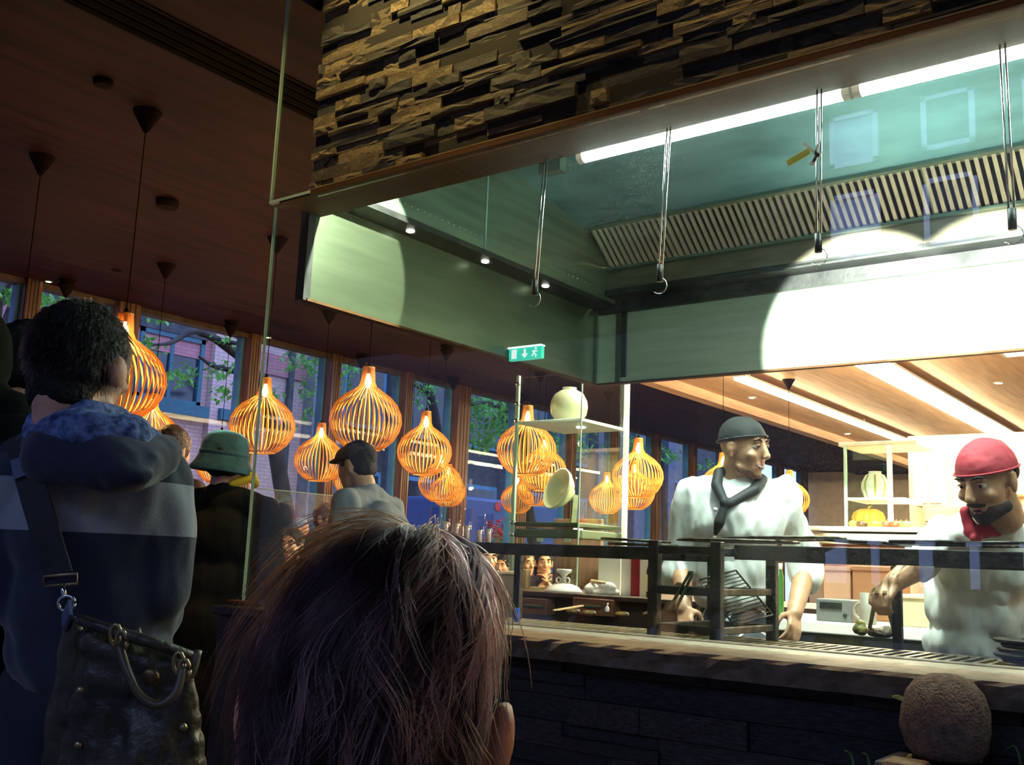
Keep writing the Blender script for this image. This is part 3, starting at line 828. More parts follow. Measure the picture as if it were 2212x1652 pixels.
# terrace house front across the street behind the viewer: mirrored in the kitchen glass
FY = -19.66
fac = thing('terrace_house', 'dark brick house front with white framed windows mirrored in the kitchen glass', 'building', (0, FY, -.1))
MB().box((-90, FY - 4, -.1), (60, FY, 14)).build('wall', mat('sooty_brick', (.035, .03, .03), .9, var=.2), fac)
M_wframe = mat('white_window_paint', (.85, .87, .9), .5, var=.03)
M_blind = mat('pale_blue_blind', (.62, .70, .82), .6, var=.05)
fx = [-8.3 + 2.32 * 1.0 * k for k in range(-3, 9)]; kx = 25.3 / 12.64
for row, (za, zb) in enumerate(((1.45 + (6.67 - 1.45) * kx, 1.45 + (7.40 - 1.45) * kx), (1.45 + (5.43 - 1.45) * kx, 1.45 + (6.30 - 1.45) * kx))):
    for ci in range(-2, 7):
        xa, xb = (-4.49 + 1.165 * ci) * kx, (-3.86 + 1.165 * ci) * kx
        if row == 0 and ci < 0: continue
        t = .13
        f = MB().box((xa, FY, za), (xa + t, FY + .12, zb)).box((xb - t, FY, za), (xb, FY + .12, zb)).box((xa, FY, zb - t), (xb, FY + .12, zb)).box((xa, FY, za), (xb, FY + .12, za + t)).build('window', M_wframe, fac)
        MB().box((xa + t, FY, za + t), (xb - t, FY + .05, zb - t)).build('pane', M_blind if ci % 2 == 0 else M_pane, f)
for k in range(9):
    xa = (-4.62 + .56 * k) * kx; wd = (.5, .18, .3, .2)[k % 4]
    f = MB().box((xa, FY, 1.2), (xa + wd, FY + .1, 2.15)).build('shop_window', M_blind, fac)
    MB().box((xa - .06, FY, 2.15), (xa + wd + .06, FY + .14, 2.25)).build('shop_lintel', M_wframe, fac)
# ================================================================== display case with the vases
VX0, VX1, VY0, VY1 = -4.23, -3.69, 5.60, 6.17
M_vglass = glassmat('display_glass', (.93, 1, .95), 1.45)
M_ceram = mat('cream_ceramic', (.62, .60, .42), .35, var=.12, scale=5, bump=.04)
M_puck = emat('display_puck_glow', (1, .95, .82), 14.)
BCZ = 1.255
vt = thing('display_case', 'tall glass display case with a vase and an upright bowl under the hood corner', 'display case', (VX1, VY0, BCZ))
MB().bbox((VX1 - .004, VY1 - .028, BCZ + .30), (VX1 + .028, VY1 + .004, 2.72), .004).build('post', M_white, vt)
MB().bbox((VX0 - .012, VY0 - .004, BCZ), (VX0 + .012, VY0 + .02, 2.72), .004).build('post', M_gedge, vt)
MB().tube([(VX1 - .005, VY0 + .005, BCZ), (VX1 - .005, VY0 + .005, 2.70)], .0055, 6).build('corner_edge', M_gedge, vt)
MB().box((VX0, VY0, BCZ), (VX1 - .012, VY0 + .006, 2.70)).build('front_glass', M_vglass, vt)
MB().box((VX1 - .006, VY0 + .01, BCZ), (VX1, VY1 - .03, 2.70)).build('side_glass', M_vglass, vt)
for nm, z, t in (('shelf', 2.375, .022), ('shelf', 1.675, .03)):
    s_ = MB().bbox((VX0 + .012, VY0 + .012, z), (VX1 - .012, VY1, z + t), .004).build(nm, M_white if z > 2 else M_steel, vt)
    MB().lathe([(.004, -.006), (.03, -.006), (.034, 0)], ((VX0 + VX1) / 2 + .08, (VY0 + VY1) / 2, z), 18).build('puck_light', M_puck, s_, True)
MB().bbox((VX0 + .012, VY0 + .015, 1.60), (VX1 - .012, VY0 + .05, 1.66), .006).build('rail', M_steel2, vt)
MB().bbox((VX1 - .05, VY0 + .06, 1.60), (VX1 - .012, VY1, 1.66), .006).build('rail', M_steel2, vt)
for z in (2.66, 2.52, 2.40, 1.70, 1.62):
    MB().lathe([(.018, -.012), (.018, .012)], (VX0, VY0 + .006, z), 10).build('clip', M_chrome, vt, True)
for x in (VX0 + .2, VX1 - .12): MB().bbox((x, VY0 + .01, 1.575), (x + .05, VY0 + .02, 1.60), .002).build('price_tag', M_white, vt)
MB().lathe([(.004, 0), (.05, 0), (.055, .012), (.05, .02)], ((VX0 + VX1) / 2 + .08, VY0 + .3, 2.70), 20).build('top_lamp', emat('top_lamp_glow', (1, .95, .82), 3.), vt, True)
_l = bpy.data.lights.new('display_light', 'SPOT'); _l.energy = 170; _l.color = (1, .93, .74); _l.spot_size = 1.9; _l.shadow_soft_size = .04
_lo = bpy.data.objects.new('display_light', _l); COL.objects.link(_lo); _lo.parent = vt; _lo.location = Vector(((VX0 + VX1) / 2 + .08, VY0 + .3, 2.69)) - vt.location
_l = bpy.data.lights.new('display_light', 'SPOT'); _l.energy = 90; _l.color = (1, .93, .74); _l.spot_size = 2.1; _l.shadow_soft_size = .03
_lo = bpy.data.objects.new('display_light', _l); COL.objects.link(_lo); _lo.parent = vt; _lo.location = Vector(((VX0 + VX1) / 2 + .08, (VY0 + VY1) / 2, 2.355)) - vt.location


def pot(name, label, c, prof, m=None, cat='vase', M=None, n=32, parts=()):
    o = thing(name, label, cat, c)
    MB().lathe(prof, c, n, M).build('body', m or M_ceram, o, True)
    return o


R = .133
vc = Vector((at(1229, 880, Y=5.88).x, 5.88, 2.398))
v1_ = pot('ceramic_vase', 'round cream ceramic vase on the top shelf of the near display case', vc,
          [(.055, 0), (.09, .02), (.125, .07), (R, .125), (.126, .17), (.10, .215), (.06, .24), (.045, .245), (.05, .262), (.04, .262), (.036, .24)])
bc = at(1213, 1060, Y=5.85)
bn = (CAMP - bc).normalized() * .75 + Vector((-.75, -.2, .35)); bn.normalize()
Mb = bn.to_track_quat('Z', 'Y').to_matrix()
bo = thing('ceramic_bowl', 'large cream bowl standing on its rim in the near display case', 'bowl', bc)
MB().lathe([(.04, -.055), (.05, -.06), (.10, -.035), (.142, .02), (.152, .045), (.143, .05), (.10, -.012), (.05, -.035), (.002, -.036)], bc, 36, Mb).build('bowl', M_ceram, bo, True)
MB().lathe([(.045, -.058), (.05, -.078), (.04, -.078)], bc, 24, Mb).build('foot', M_ceram, bo, True)
MB().beam(bc + Vector((.05, .10, -.02)), (bc.x + .05, bc.y + .08, 1.706), .06, .01).build('stand', M_steel2, bo)

area('added_counter_fill', (-3.0, 5.95, 3.55), (-3.0, 5.9, 0), 130, (1, .90, .72), 1.6, .5)  # added fill to brighten the back counter, no lamp modelled
# flag mounted escape sign on the hood's side panel
SY = at(1102, 762, X=HX + .006).y
a, b = at(1102, 746, Y=SY), at(1172, 778, Y=SY)
sg = thing('exit_sign', 'small green illuminated escape sign with white pictograms on the hood panel', 'exit sign', (a.x, SY, b.z))
z0, z1 = b.z + .012, b.z + .082
X0, X1 = -3.462, b.x
MB().bbox((X0, SY - .015, z0), (X1, SY + .015, z1), .003).build('panel', mat('escape_green', (.03, .50, .36), .4, emit=(.05, .75, .55), estr=.75), sg)
MB().box((X0 - .006, SY - .02, z1), (X1, SY + .02, z1 + .008)).build('top_strip', emat('sign_strip', (.7, 1, .9), 2.), sg)
Msg = emat('sign_white', (.85, 1, .95), 1.1)
cw_ = (X1 - X0) / 3; yq = SY - .017; zc = (z0 + z1) / 2
MB().box((X0 + cw_ * .3, yq - .002, zc - .026), (X0 + cw_ * .75, yq, zc + .026)).build('door_symbol', Msg, sg)
xm = X0 + cw_ * 1.5
MB().add([(xm - .007, yq, zc + .026), (xm + .007, yq, zc + .026), (xm + .007, yq, zc - .002), (xm + .024, yq, zc - .002), (xm, yq, zc - .028), (xm - .024, yq, zc - .002), (xm - .007, yq, zc - .002)], [(0, 1, 2, 3, 4, 5, 6)]).build('arrow_symbol', Msg, sg)
xr = X0 + cw_ * 2.4
rm_ = MB().lathe([(.001, -.001), (.007, -.001), (.007, .001)], (xr + .008, yq, zc + .022), 10, Matrix.Rotation(math.pi / 2, 3, 'X'))
for p, q, wd in (((0, .012), (-.004, -.006), .012), ((-.004, -.006), (.012, -.014), .007), ((.012, -.014), (.008, -.028), .007), ((-.004, -.006), (-.018, -.020), .007), ((0, .010), (.018, .004), .006), ((0, .010), (-.016, .006), .006)):
    rm_.beam((xr + p[0], yq, zc + p[1]), (xr + q[0], yq, zc + q[1]), .002, wd, (1, 0, 0) if p[0] == q[0] else (0, 0, 1))
rm_.build('running_figure', Msg, sg)

# ------------------------------------------------------------------ back counter beneath the display case
M_oak = mat('red_brown_cabinet', (.20, .085, .05), .5, var=.25, scale=6, stretch=(.4, 1, 4))
M_paper = mat('white_paper', (.80, .80, .72), .6, var=.05)
M_cloth = mat('white_kitchen_cloth', (.78, .76, .70), .8, var=.1, bump=.2)
bcn = thing('back_counter', 'low dark wooden counter with drawers below the display case', 'counter', (-3.6, 5.9, .2))
MB().bbox((-4.6, 5.42, BCZ - .03), (-2.0, 6.4, BCZ), .006).build('top', M_dark, bcn)
MB().box((-4.6, 5.5, .2), (-2.0, 6.35, BCZ - .03)).build('body', M_dark, bcn)
for i, (xa, xb) in enumerate(((1142, 1196), (1252, 1338))):
    a, b = at(xa, 1290, Y=5.48), at(xb, 1312, Y=5.48)
    d_ = MB().bbox((a.x, 5.40, a.z - .10), (b.x, 5.50, a.z), .004).build('drawer', M_oak, bcn)
    MB().bbox(((a.x + b.x) / 2 - .07, 5.385, a.z - .055), ((a.x + b.x) / 2 + .07, 5.40, a.z - .04), .003).build('handle', M_steel2, d_)
cc = at(1217, 1277, Y=5.55)
cl = thing('soup_tureen', 'white domed tureen lid with a flared knob and ring handles', 'tureen', (cc.x, 5.55, BCZ))
cz = Vector((cc.x, 5.55, BCZ))
MB().lathe([(.122, 0), (.118, .014), (.098, .036), (.06, .052), (.02, .06)], cz, 32).build('dome', M_white, cl, True)
MB().lathe([(.02, .055), (.014, .075), (.013, .10), (.03, .118), (.048, .128), (.05, .145), (.045, .148)], cz, 24).build('knob', M_white, cl, True)
for s_ in (-1, 1):
    MB().tube([cz + Vector((s_ * .034 + .018 * math.cos(t), -.01, .076 + .018 * math.sin(t))) for t in [k * .524 for k in range(13)]], .0055, 6).build('ring_handle', M_white, cl, True)
cb = at(1300, 1275, Y=5.6)
tw = thing('folded_cloth', 'crumpled white cloth with a wooden spoon beside the tureen', 'cloth', (cb.x, 5.6, BCZ))
blob('cloth', [EL(cb + Vector((.03, 0, -.01)), (.10, .08, .035)), EL(cb + Vector((-.06, -.02, .0)), (.045, .05, .05)), EL(cb + Vector((.06, -.03, .02)), (.06, .04, .03))], .008, M_cloth, tw, 2, .012, 14)
MB().tube([cb + Vector((-.06, -.03, .055)), cb + Vector((.07, -.06, .045))], .012, 8).build('spoon', mat('pale_wood', (.55, .40, .22), .6), tw, True)


def upright(name, label, cat, x0, x1, ytop, ybot, Y, m, depth=.06, grp=None, bev=.004):
    a, b = at(x0, ytop, Y=Y), at(x1, ybot, Y=Y)
    o = MB().bbox((a.x, Y, b.z), (b.x, Y + depth, a.z), bev).build(name, m); tag(o, label, cat, grp); return o


upright('menu_board', 'tall white board with a dark edge line left of the red post', 'board', 1293, 1339, 1190, 1291, 5.7, M_paper, .03)
upright('menu_board', 'tall white board touching the red post', 'board', 1342, 1363, 1190, 1295, 5.68, M_paper, .03)
upright('red_post', 'deep red upright box between the white boards', 'box', 1363, 1380, 1190, 1297, 5.64, mat('deep_red_lacquer', (.30, .015, .03), .5), .08)
upright('paper_roll', 'white narrow carton right of the red post', 'box', 1383, 1399, 1200, 1296, 5.62, M_paper, .06)
upright('wood_panel', 'brown wooden partition panel behind the tureen', 'panel', 1197, 1295, 1120, 1285, 6.30, mat('brown_partition', (.16, .085, .05), .6, var=.2, stretch=(4, 1, .4)), .04)
upright('beige_carton', 'upright beige carton left of the woman with clasped hands', 'carton', 1119, 1135, 1229, 1276, 6.0, mat('beige_card', (.50, .33, .18), .7), .06)
for i, px in enumerate((1405, 1416)):
    p = at(px, 1294, Y=5.55); h = .26
    bt = thing('oil_bottle', ['dark bottle with yellow label next to the white carton', 'dark bottle with yellow label touching the rack post'][i], 'bottle', p)
    MB().lathe([(.024, 0), (.027, .01), (.027, .17), (.02, .195), (.011, .21), (.011, h)], p, 16).build('glass', mat('brown_bottle_glass', (.03, .012, .006), .12), bt, True)
    MB().lathe([(.0275, .045), (.0278, .046), (.0278, .145), (.0275, .146)], p, 16, caps=False).build('label_band', mat('yellow_label', (.72, .66, .30), .6, var=.05), bt, True)
    MB().lathe([(.012, h - .02), (.013, h - .02), (.013, h + .004), (.004, h + .004)], p, 12).build('cap', M_white, bt, True)
# black cabinet at the left end of the kitchen
a, b = at(1000, 1230, Y=4.3), at(1113, 1290, Y=4.7)
kb = thing('black_cabinet', 'low black cabinet with a brown edged top at the left kitchen end', 'cabinet', (a.x, 4.3, .2))
MB().box((a.x, 4.3, .2), (b.x, 4.7, a.z - .02)).build('body', M_black, kb)
MB().bbox((a.x - .01, 4.28, a.z - .02), (b.x + .01, 4.71, a.z), .004).build('top', mat('brown_edge', (.16, .12, .07), .6), kb)
MB().bbox((a.x + .04, 4.285, .3), (b.x - .04, 4.30, a.z - .06), .004).build('door', M_black, kb)

# ------------------------------------------------------------------ iron rack on the grill
M_iron = mat('greasy_cast_iron', (.035, .033, .028), .48, metal=.35, var=.4, scale=12, bump=.2, bscale=40)
M_irond = mat('grill_wire', (.09, .075, .055), .5, metal=.5, var=.4, scale=30)
FLx, FRx, RY0, RY1, RZ0, RZ1 = -1.745, -1.512, 3.13, 3.58, 1.20, 1.535
rk = thing('grill_rack', 'heavy black iron grill rack with open shelves on the charcoal grill', 'rack', (FRx, RY0, RZ0))
for x, y in ((FLx, RY0), (FRx, RY0), (FRx, RY1), (FLx, RY1)):
    MB().bbox((x - .019, y - .016, RZ0), (x + .019, y + .016, RZ1), .003).build('post', M_iron, rk)
for z in (1.505, 1.37, 1.245):
    MB().bbox((FLx, RY0 - .01, z - .014), (FRx, RY0 + .01, z + .014), .003).build('rung', M_iron, rk)
    MB().bbox((FRx - .01, RY0, z - .012), (FRx + .01, RY1, z + .012), .003).build('rung', M_irond if z < 1.5 else M_iron, rk)
    MB().bbox((FLx, RY1 - .01, z - .012), (FRx, RY1 + .01, z + .012), .003).build('rung', M_iron, rk)
    MB().bbox((FLx - .01, RY0, z - .012), (FLx + .01, RY1, z + .012), .003).build('rung', M_iron, rk)
# long side shelves
for y in (RY0 + .02, RY1):
    MB().bbox((-2.78, y - .012, 1.470), (FLx, y + .012, 1.512), .003).build('shelf_bar', M_iron, rk)
    MB().bbox((FRx, y - .012 + .12, 1.480), (1.2, y + .012 + .12, 1.530), .003).build('shelf_bar', M_iron, rk)
for i in range(9): MB().box((-2.75 + i * .11, RY0 + .02, 1.500), (-2.735 + i * .11, RY1, 1.512)).build('shelf_slat', M_iron, rk)
for i in range(24): MB().box((-1.45 + i * .11, RY0 + .14, 1.515), (-1.435 + i * .11, RY1 + .12, 1.528)).build('shelf_slat', M_iron, rk)
for x, y in ((-2.66, RY0 + .03), (-2.66, RY1), (.35, RY0 + .15), (-1.10, RY1 + .1), (.35, RY1 + .1)):
    MB().bbox((x - .016, y - .014, RZ0), (x + .016, y + .014, 1.48), .003).build('post', M_iron, rk)


def wire_grate(name, label, c, ax, ay, nx, r, m, group=None, handle=None):
    """flat wire grill: frame, bars and handle; ax, ay are half-axis vectors"""
    c, ax, ay = Vector(c), Vector(ax), Vector(ay); o = thing(name, label, 'grill grate', c, group)
    q = [c - ax - ay, c + ax - ay, c + ax + ay, c - ax + ay, c - ax - ay]
    f = MB()
    for i in range(4): f.tube([q[i], q[i + 1]], r * 1.6, 6)
    f.build('frame', m, o, True)
    for i in range(1, nx):
        t = -1 + 2 * i / nx
        MB().tube([c + ax * t - ay, c + ax * t + ay], r, 5).build('wire', m, o, True)
    if handle is not None:
        MB().tube([c + ax, c + ax + Vector(handle)], r * 2, 6).build('handle', m, o, True)
    return o


def round_grate(label, c, r, m, tilt=0.):
    o = thing('round_grate', label, 'grill grate', c, 'round wire grates')
    MB().tube([Vector(c) + Vector((r * math.cos(t), r * .62 * math.sin(t), tilt * math.cos(t))) for t in [k * .2618 for k in range(25)]], .005, 6).build('frame', m, o, True)
    for i in range(-7, 8):
        x = i / 8 * r; h = math.sqrt(r * r - x * x) * .62
        MB().tube([Vector(c) + Vector((x, -h, tilt * x / r)), Vector(c) + Vector((x, h, tilt * x / r))], .0028, 5).build('wire', m, o, True)
    return o


round_grate('round blackened wire grate on top of the rack in front of the black cap chef', (-1.55, 3.36, 1.545), .22, M_irond)
round_grate('second round wire grate lying under the first on the rack top', (-1.42, 3.42, 1.558), .23, M_irond, .006)
round_grate('round brown wire grate on the left shelf end of the rack', (-1.95, 3.40, 1.525), .14, M_irond)
round_grate('round brown wire grate stacked on another on the left shelf of the rack', (-1.97, 3.38, 1.54), .14, M_irond, -.004)
rr = random.Random(9)
for i in range(9):
    x = -1.12 + i * .2
    lbs = ['folded wire fish grill on the right shelf beside the black cap chef', 'folded wire fish grill on the right shelf, second from the rack post', 'folded wire fish grill on the right shelf, third from the rack post', 'folded wire fish grill below the pumpkin display', 'folded wire fish grill left of the red capped chef', 'folded wire fish grill in front of the red capped chef', 'folded wire fish grill below the red neckerchief', 'folded wire fish grill at the right picture edge', 'folded wire fish grill last on the right shelf']
    wire_grate('fish_grill', lbs[i], (x, 3.46, 1.548 + rr.uniform(0, .008)), (.09, rr.uniform(-.02, .02), rr.uniform(-.004, .006)), (0, .16, 0), 7, .0035, M_iron, 'folded wire fish grills')
q = at(1588, 1290, Y=3.45)
wire_grate('fish_grill_hanging', 'wire fish basket hanging tilted inside the rack', q, (.07, 0, -.075), (.045, .06, .02), 14, .0022, M_irond)
def onbar(p): p.x = -3.263 + round((p.x + 3.263) / .04) * .04; return p


# utensils on the grill
a, b = at(1492, 1240, Y=3.1), at(1452, 1316, Y=3.12)
tg = thing('steel_tongs', 'dark steel tongs leaning against the left rack post', 'tongs', b)
for s_ in (-.006, .006): MB().beam(a + Vector((s_, 0, 0)), b + Vector((s_ * 2.2, 0, 0)), .012, .004).build('arm', M_steel2, tg)
MB().tube([a + Vector((-.008, 0, .004)), a + Vector((.008, 0, .004))], .007, 8).build('hinge', M_black, tg)
a, b = onbar(at(1205, 1320, Z=1.203)), at(1258, 1311, Z=1.215)
wt = thing('wooden_tongs', 'pale wooden tongs lying on the grill at the left', 'tongs', a)
for s_ in (-.012, .012): MB().beam(a + Vector((0, s_, .004)), b + Vector((0, s_ * .3, .008)), .012, .006).build('arm', mat('pale_wood', (.55, .40, .22), .6), wt)
p = onbar(at(1318, 1322, Z=1.201))
sb = thing('salt_shaker', 'tiny white salt bottle on the grill edge', 'bottle', p)
MB().lathe([(.009, 0), (.011, .004), (.011, .02), (.005, .03), (.005, .036)], p, 12).build('body', M_white, sb, True)
MB().lathe([(.0055, .034), (.007, .036), (.006, .044), (.001, .045)], p, 10).build('cap', M_chrome, sb, True)
p = at(1116, 1343, Z=1.225)
cp = thing('blue_clip', 'small bright blue clip at the foot of the glass', 'clip', p)
MB().bbox(p + Vector((-.009, -.005, 0)), p + Vector((.009, .005, .05)), .002).build('body', mat('blue_plastic', (.02, .12, .62), .4), cp)
MB().bbox(p + Vector((-.007, -.009, .03)), p + Vector((.007, -.005, .045)), .001).build('jaw', mat('blue_plastic', (.02, .12, .62), .4), cp)
# food searing at the left
for i, (px, py) in enumerate(((1235, 1326), (1270, 1330), (1345, 1333), (1400, 1332))):
    p = onbar(at(px, py, Z=1.203))
    o = blob('grilled_pepper', [EL(p + Vector((0, 0, .012)), (.035, .02, .014)), EL(p + Vector((.02, .005, .014)), (.02, .018, .013))], .005, mat('charred_vegetable', (.22, .11, .02), .6, col2=(.03, .015, .008), scale=40), None, 2)
    tag(o, ['small charred vegetable slice next to the wooden tongs', 'small charred vegetable slice left of the salt bottle', 'small charred vegetable slice right of the salt bottle', 'small charred vegetable slice near the left rack post'][i], 'vegetable', 'vegetables on the grill')

# ------------------------------------------------------------------ rear work counter on the right
QZ = at(1900, 1352, Y=4.5).z
M_ctw = mat('white_worktop', (.82, .80, .72), .3, var=.04)
wc = thing('work_counter', 'white topped work counter behind the chefs', 'counter', (-1, 4.8, .2))
MB().bbox((-2.3, 4.5, QZ - .05), (1.2, 5.3, QZ), .006).build('top', M_ctw, wc)
MB().box((-2.3, 4.55, .2), (1.2, 5.28, QZ - .05)).build('body', M_steel2, wc)


def boxed(name, label, cat, x0, x1, ytop, Y, m, depth, z0=None, bev=.006):
    a, b = at(x0, ytop, Y=Y), at(x1, ytop, Y=Y); z0 = QZ if z0 is None else z0
    o = thing(name, label, cat, ((a.x + b.x) / 2, Y, z0)); MB().bbox((a.x, Y, z0), (b.x, Y + depth, max(a.z, z0 + .02)), bev).build('body', m, o)
    return o, a, b


M_greym = mat('grey_machine', (.16, .16, .15), .4, var=.1)
o, a, b = boxed('kitchen_scale', 'boxy grey kitchen machine with a dark slot on the work counter', 'kitchen machine', 1762, 1840, 1292, 4.6, M_greym, .25)
MB().bbox((a.x + .02, 4.592, QZ + .055), (a.x + .12, 4.60, QZ + .085), .002).build('slot', M_black, o)
MB().lathe([(.008, 0), (.008, .01), (.002, .012)], (b.x - .03, 4.60, QZ + .03), 10, Matrix.Rotation(math.pi / 2, 3, 'X')).build('dial', M_black, o)
o, a, b = boxed('beige_box', 'beige storage box on the work counter beside the red capped chef', 'box', 1945, 2004, 1285, 4.62, mat('beige_card2', (.62, .50, .30), .6), .3)
MB().bbox((a.x - .01, 4.61, a.z - .012), (b.x + .01, 4.93, a.z + .004), .003).build('lid', mat('pale_lid', (.7, .6, .42), .5), o)
for i, (x0, x1, c_, lb) in enumerate(((1778, 1836, (.62, .33, .20), 'tall salmon coloured bin behind the grey machine'), (1840, 1925, (.46, .19, .08), 'tall brown bin behind the mug and tongs hand'))):
    o, a, b = boxed('storage_bin', lb, 'bin', x0, x1, 1222, 4.95, mat('bin_%d' % i, c_, .6, var=.08), .3)
    MB().bbox((a.x - .004, 4.94, a.z - .02), (b.x + .004, 5.26, a.z), .003).build('rim', mat('bin_%d' % i, c_, .6), o)
p = at(1866, 1345, Y=4.52)
mg_ = thing('grey_mug', 'grey mug with a handle next to the hand of the red capped chef', 'mug', (p.x, 4.58, QZ))
MB().lathe([(.030, 0), (.034, .004), (.034, .135), (.030, .135), (.030, .01), (.002, .008)], (p.x, 4.58, QZ), 24).build('body', mat('grey_stoneware', (.34, .31, .24), .5), mg_, True)
MB().tube([(p.x - .032 - .030 * math.sin(t), 4.58, QZ + .055 + .034 * math.cos(t)) for t in [k * .35 for k in range(10)]], .007, 8).build('handle', mat('grey_stoneware', (.34, .31, .24), .5), mg_, True)
for i, (x0, x1, yt, c_, lb, cat) in enumerate(((1662, 1682, 1215, (.05, .20, .04), 'green glass jar behind the arm of the black cap chef', 'jar'), (1655, 1685, 1275, (.60, .04, .03), 'red food tub behind the arm of the black cap chef', 'tub'))):
    a, b = at(x0, yt, Y=4.7), at(x1, yt, Y=4.7); rd_ = (b.x - a.x) / 2 * 1.1; c_0 = Vector(((a.x + b.x) / 2, 4.75 - .12 * i, QZ)); h = a.z - QZ
    o = thing('food_jar' if i == 0 else 'food_tub', lb, cat, c_0)
    MB().lathe([(rd_ * .9, 0), (rd_, .01), (rd_, h * .75), (rd_ * .7, h * .88), (rd_ * .7, h * .9)], c_0, 18).build('body', mat('jar_%d' % i, c_, .3, var=.2), o, True)
    MB().lathe([(rd_ * .75, h * .88), (rd_ * .78, h * .9), (rd_ * .78, h), (rd_ * .1, h)], c_0, 18).build('lid', M_white, o, True)
# stack of iron plates at the right edge
for i in range(6):
    p = at(2200, 1392, Y=3.28) + Vector((.04 + .012 * math.sin(i * 2.1), 0, .004 + i * .0135)); p.z = 1.203 + i * .0135
    o = MB().lathe([(.05, 0), (.09, .002), (.098, .010), (.094, .0125), (.085, .006), (.002, .005)], p, 28).build('iron_plate', M_iron, None, True)
    tag(o, 'black iron plate, %s in the stack at the right edge' % ['lowest', 'second from below', 'third from below', 'third from the top', 'second from the top', 'topmost'][i], 'plate', 'stacked iron plates')

# ------------------------------------------------------------------ far counter with pumpkin and second display case
NY = 7.6; NZ = at(1850, 1137, Y=NY).z
fc = thing('far_counter', 'thick white serving counter with vegetables in the background', 'counter', (-2, NY, .2))
xa, xb = at(1738, 1150, Y=NY).x, 2.2
MB().bbox((xa, NY, NZ - .035), (xb, NY + 1.0, NZ), .01).build('top', mat('pale_cream_top', (.85, .78, .62), .35, var=.04), fc)  # plain warm white, no emission
MB().bbox((xa + .03, NY + .03, NZ - .13), (xb, NY + .9, NZ - .05), .01).build('slab', mat('cream_slab', (.62, .52, .34), .45), fc)
MB().box((xa + .1, NY + .1, .2), (xb, NY + .85, NZ - .13)).build('body', mat('brown_counter_front', (.40, .17, .08), .55, var=.12, stretch=(3, 1, .4)), fc)
DY = 7.85
dx0, dx1 = at(1826, 1050, Y=DY).x, at(1922, 1050, Y=DY).x; dzt = at(1870, 962, Y=DY).z; dzs = at(1870, 1074, Y=DY).z
d2 = thing('display_case', 'distant glass display case with striped vase above the vegetables', 'display case', (dx0, DY, NZ))
MB().bbox((dx1 - .02, DY, NZ), (dx1 + .015, DY + .03, dzt), .004).build('post', M_white, d2)
MB().bbox((dx0 - .012, DY, NZ), (dx0 + .012, DY + .02, dzt), .004).build('post', M_gedge, d2)
MB().bbox((dx0, DY + .02, dzs - .02), (dx1 + .1, DY + .5, dzs), .004).build('shelf', M_white, d2)
MB().bbox((dx0 - .05, DY, dzt), (dx1 + .2, DY + .55, dzt + .03), .004).build('roof', mat('beige_plaster', (.62, .50, .36), .8), d2)
MB().box((dx0, DY + .003, NZ), (dx1, DY + .009, dzt)).build('front_glass', M_vglass, d2)
c = Vector((at(1891, 1070, Y=DY + .25).x, DY + .25, dzs)); k = .105
v2 = thing('striped_vase', 'round white vase with olive stripes on the shelf of the distant case', 'vase', c)
MB().lathe([(.045, 0), (.08, .015), (k, .08), (k * .98, .13), (.07, .19), (.045, .205), (.05, .22), (.04, .22)], c, 28).build('body', M_white, v2, True)
for i in range(8):
    t = i * math.pi / 4 + .3; pr = [(.081, .017), (k + .001, .08), (k * .98 + .001, .13), (.071, .19)]
    ribbon([c + Vector((r_ * math.cos(t), r_ * math.sin(t), z)) for r_, z in pr], .016, .003, Vector((math.cos(t), math.sin(t), .05))).build('stripe', mat('olive_glaze', (.35, .33, .10), .4), v2)
c = Vector((at(1877, 1130, Y=DY + .2).x, DY + .2, NZ)); pk = thing('pumpkin', 'orange pumpkin on the white counter inside the distant case', 'pumpkin', c)
mb = MB(); n = 36; pr = [(.02, .0), (.07, .005), (.11, .04), (.122, .085), (.105, .13), (.06, .155), (.015, .148)]
for r_, z in pr:
    for j in range(n): mb.v.append(tuple(c + Vector((r_ * (1 + .06 * math.cos(9 * 2 * math.pi * j / n)) * math.cos(2 * math.pi * j / n), r_ * (1 + .06 * math.cos(9 * 2 * math.pi * j / n)) * math.sin(2 * math.pi * j / n), z))))
for i in range(len(pr) - 1):
    for j in range(n): mb.f.append((i * n + j, i * n + (j + 1) % n, i * n + n + (j + 1) % n, i * n + n + j))
mb.f += [tuple(range(n))[::-1], tuple(range((len(pr) - 1) * n, len(pr) * n))]
mb.build('body', mat('pumpkin_skin', (.85, .28, .03), .45, var=.12), pk, True)
MB().tube([c + Vector((0, 0, .145)), c + Vector((.005, 0, .175)), c + Vector((.02, .005, .19))], [.014, .011, .013], 8).build('stem', mat('stem_green', (.22, .2, .06), .7), pk, True)
VG = [(1843, (.80, .58, .06), 'yellow squash left of the pumpkin'), (1862, (.08, .05, .02), 'dark stalk vegetable hanging over the counter edge'), (1890, (.80, .50, .05), 'yellow pepper right below the pumpkin'), (1905, (.78, .40, .05), 'amber pepper right of the yellow one'), (1915, (.70, .10, .03), 'red pepper beside the white case post'), (1935, (.60, .08, .03), 'red tomato right of the white case post'), (1945, (.72, .30, .05), 'orange tomato second from the right'), (1957, (.70, .38, .08), 'orange tomato furthest right on the counter')]
for i, (px, c_, lb) in enumerate(VG):
    p = at(px, 1137, Y=NY + .12); p.z = NZ; sx = .034 + .01 * (i % 3)
    o = thing('vegetable', 'small ' + lb, 'vegetable', p, 'vegetables on the far counter')
    MB().lathe([(.006, 0), (sx * .7, .006), (sx, .022), (sx * .85, .04), (sx * .3, .05), (.004, .047)], p, 14).build('body', mat('veg_%d' % i, c_, .4, var=.1), o, True)
    MB().tube([p + Vector((0, 0, .045)), p + Vector((.006, 0, .062))], .004, 5).build('stem', mat('stem_green', (.22, .2, .06), .7), o)
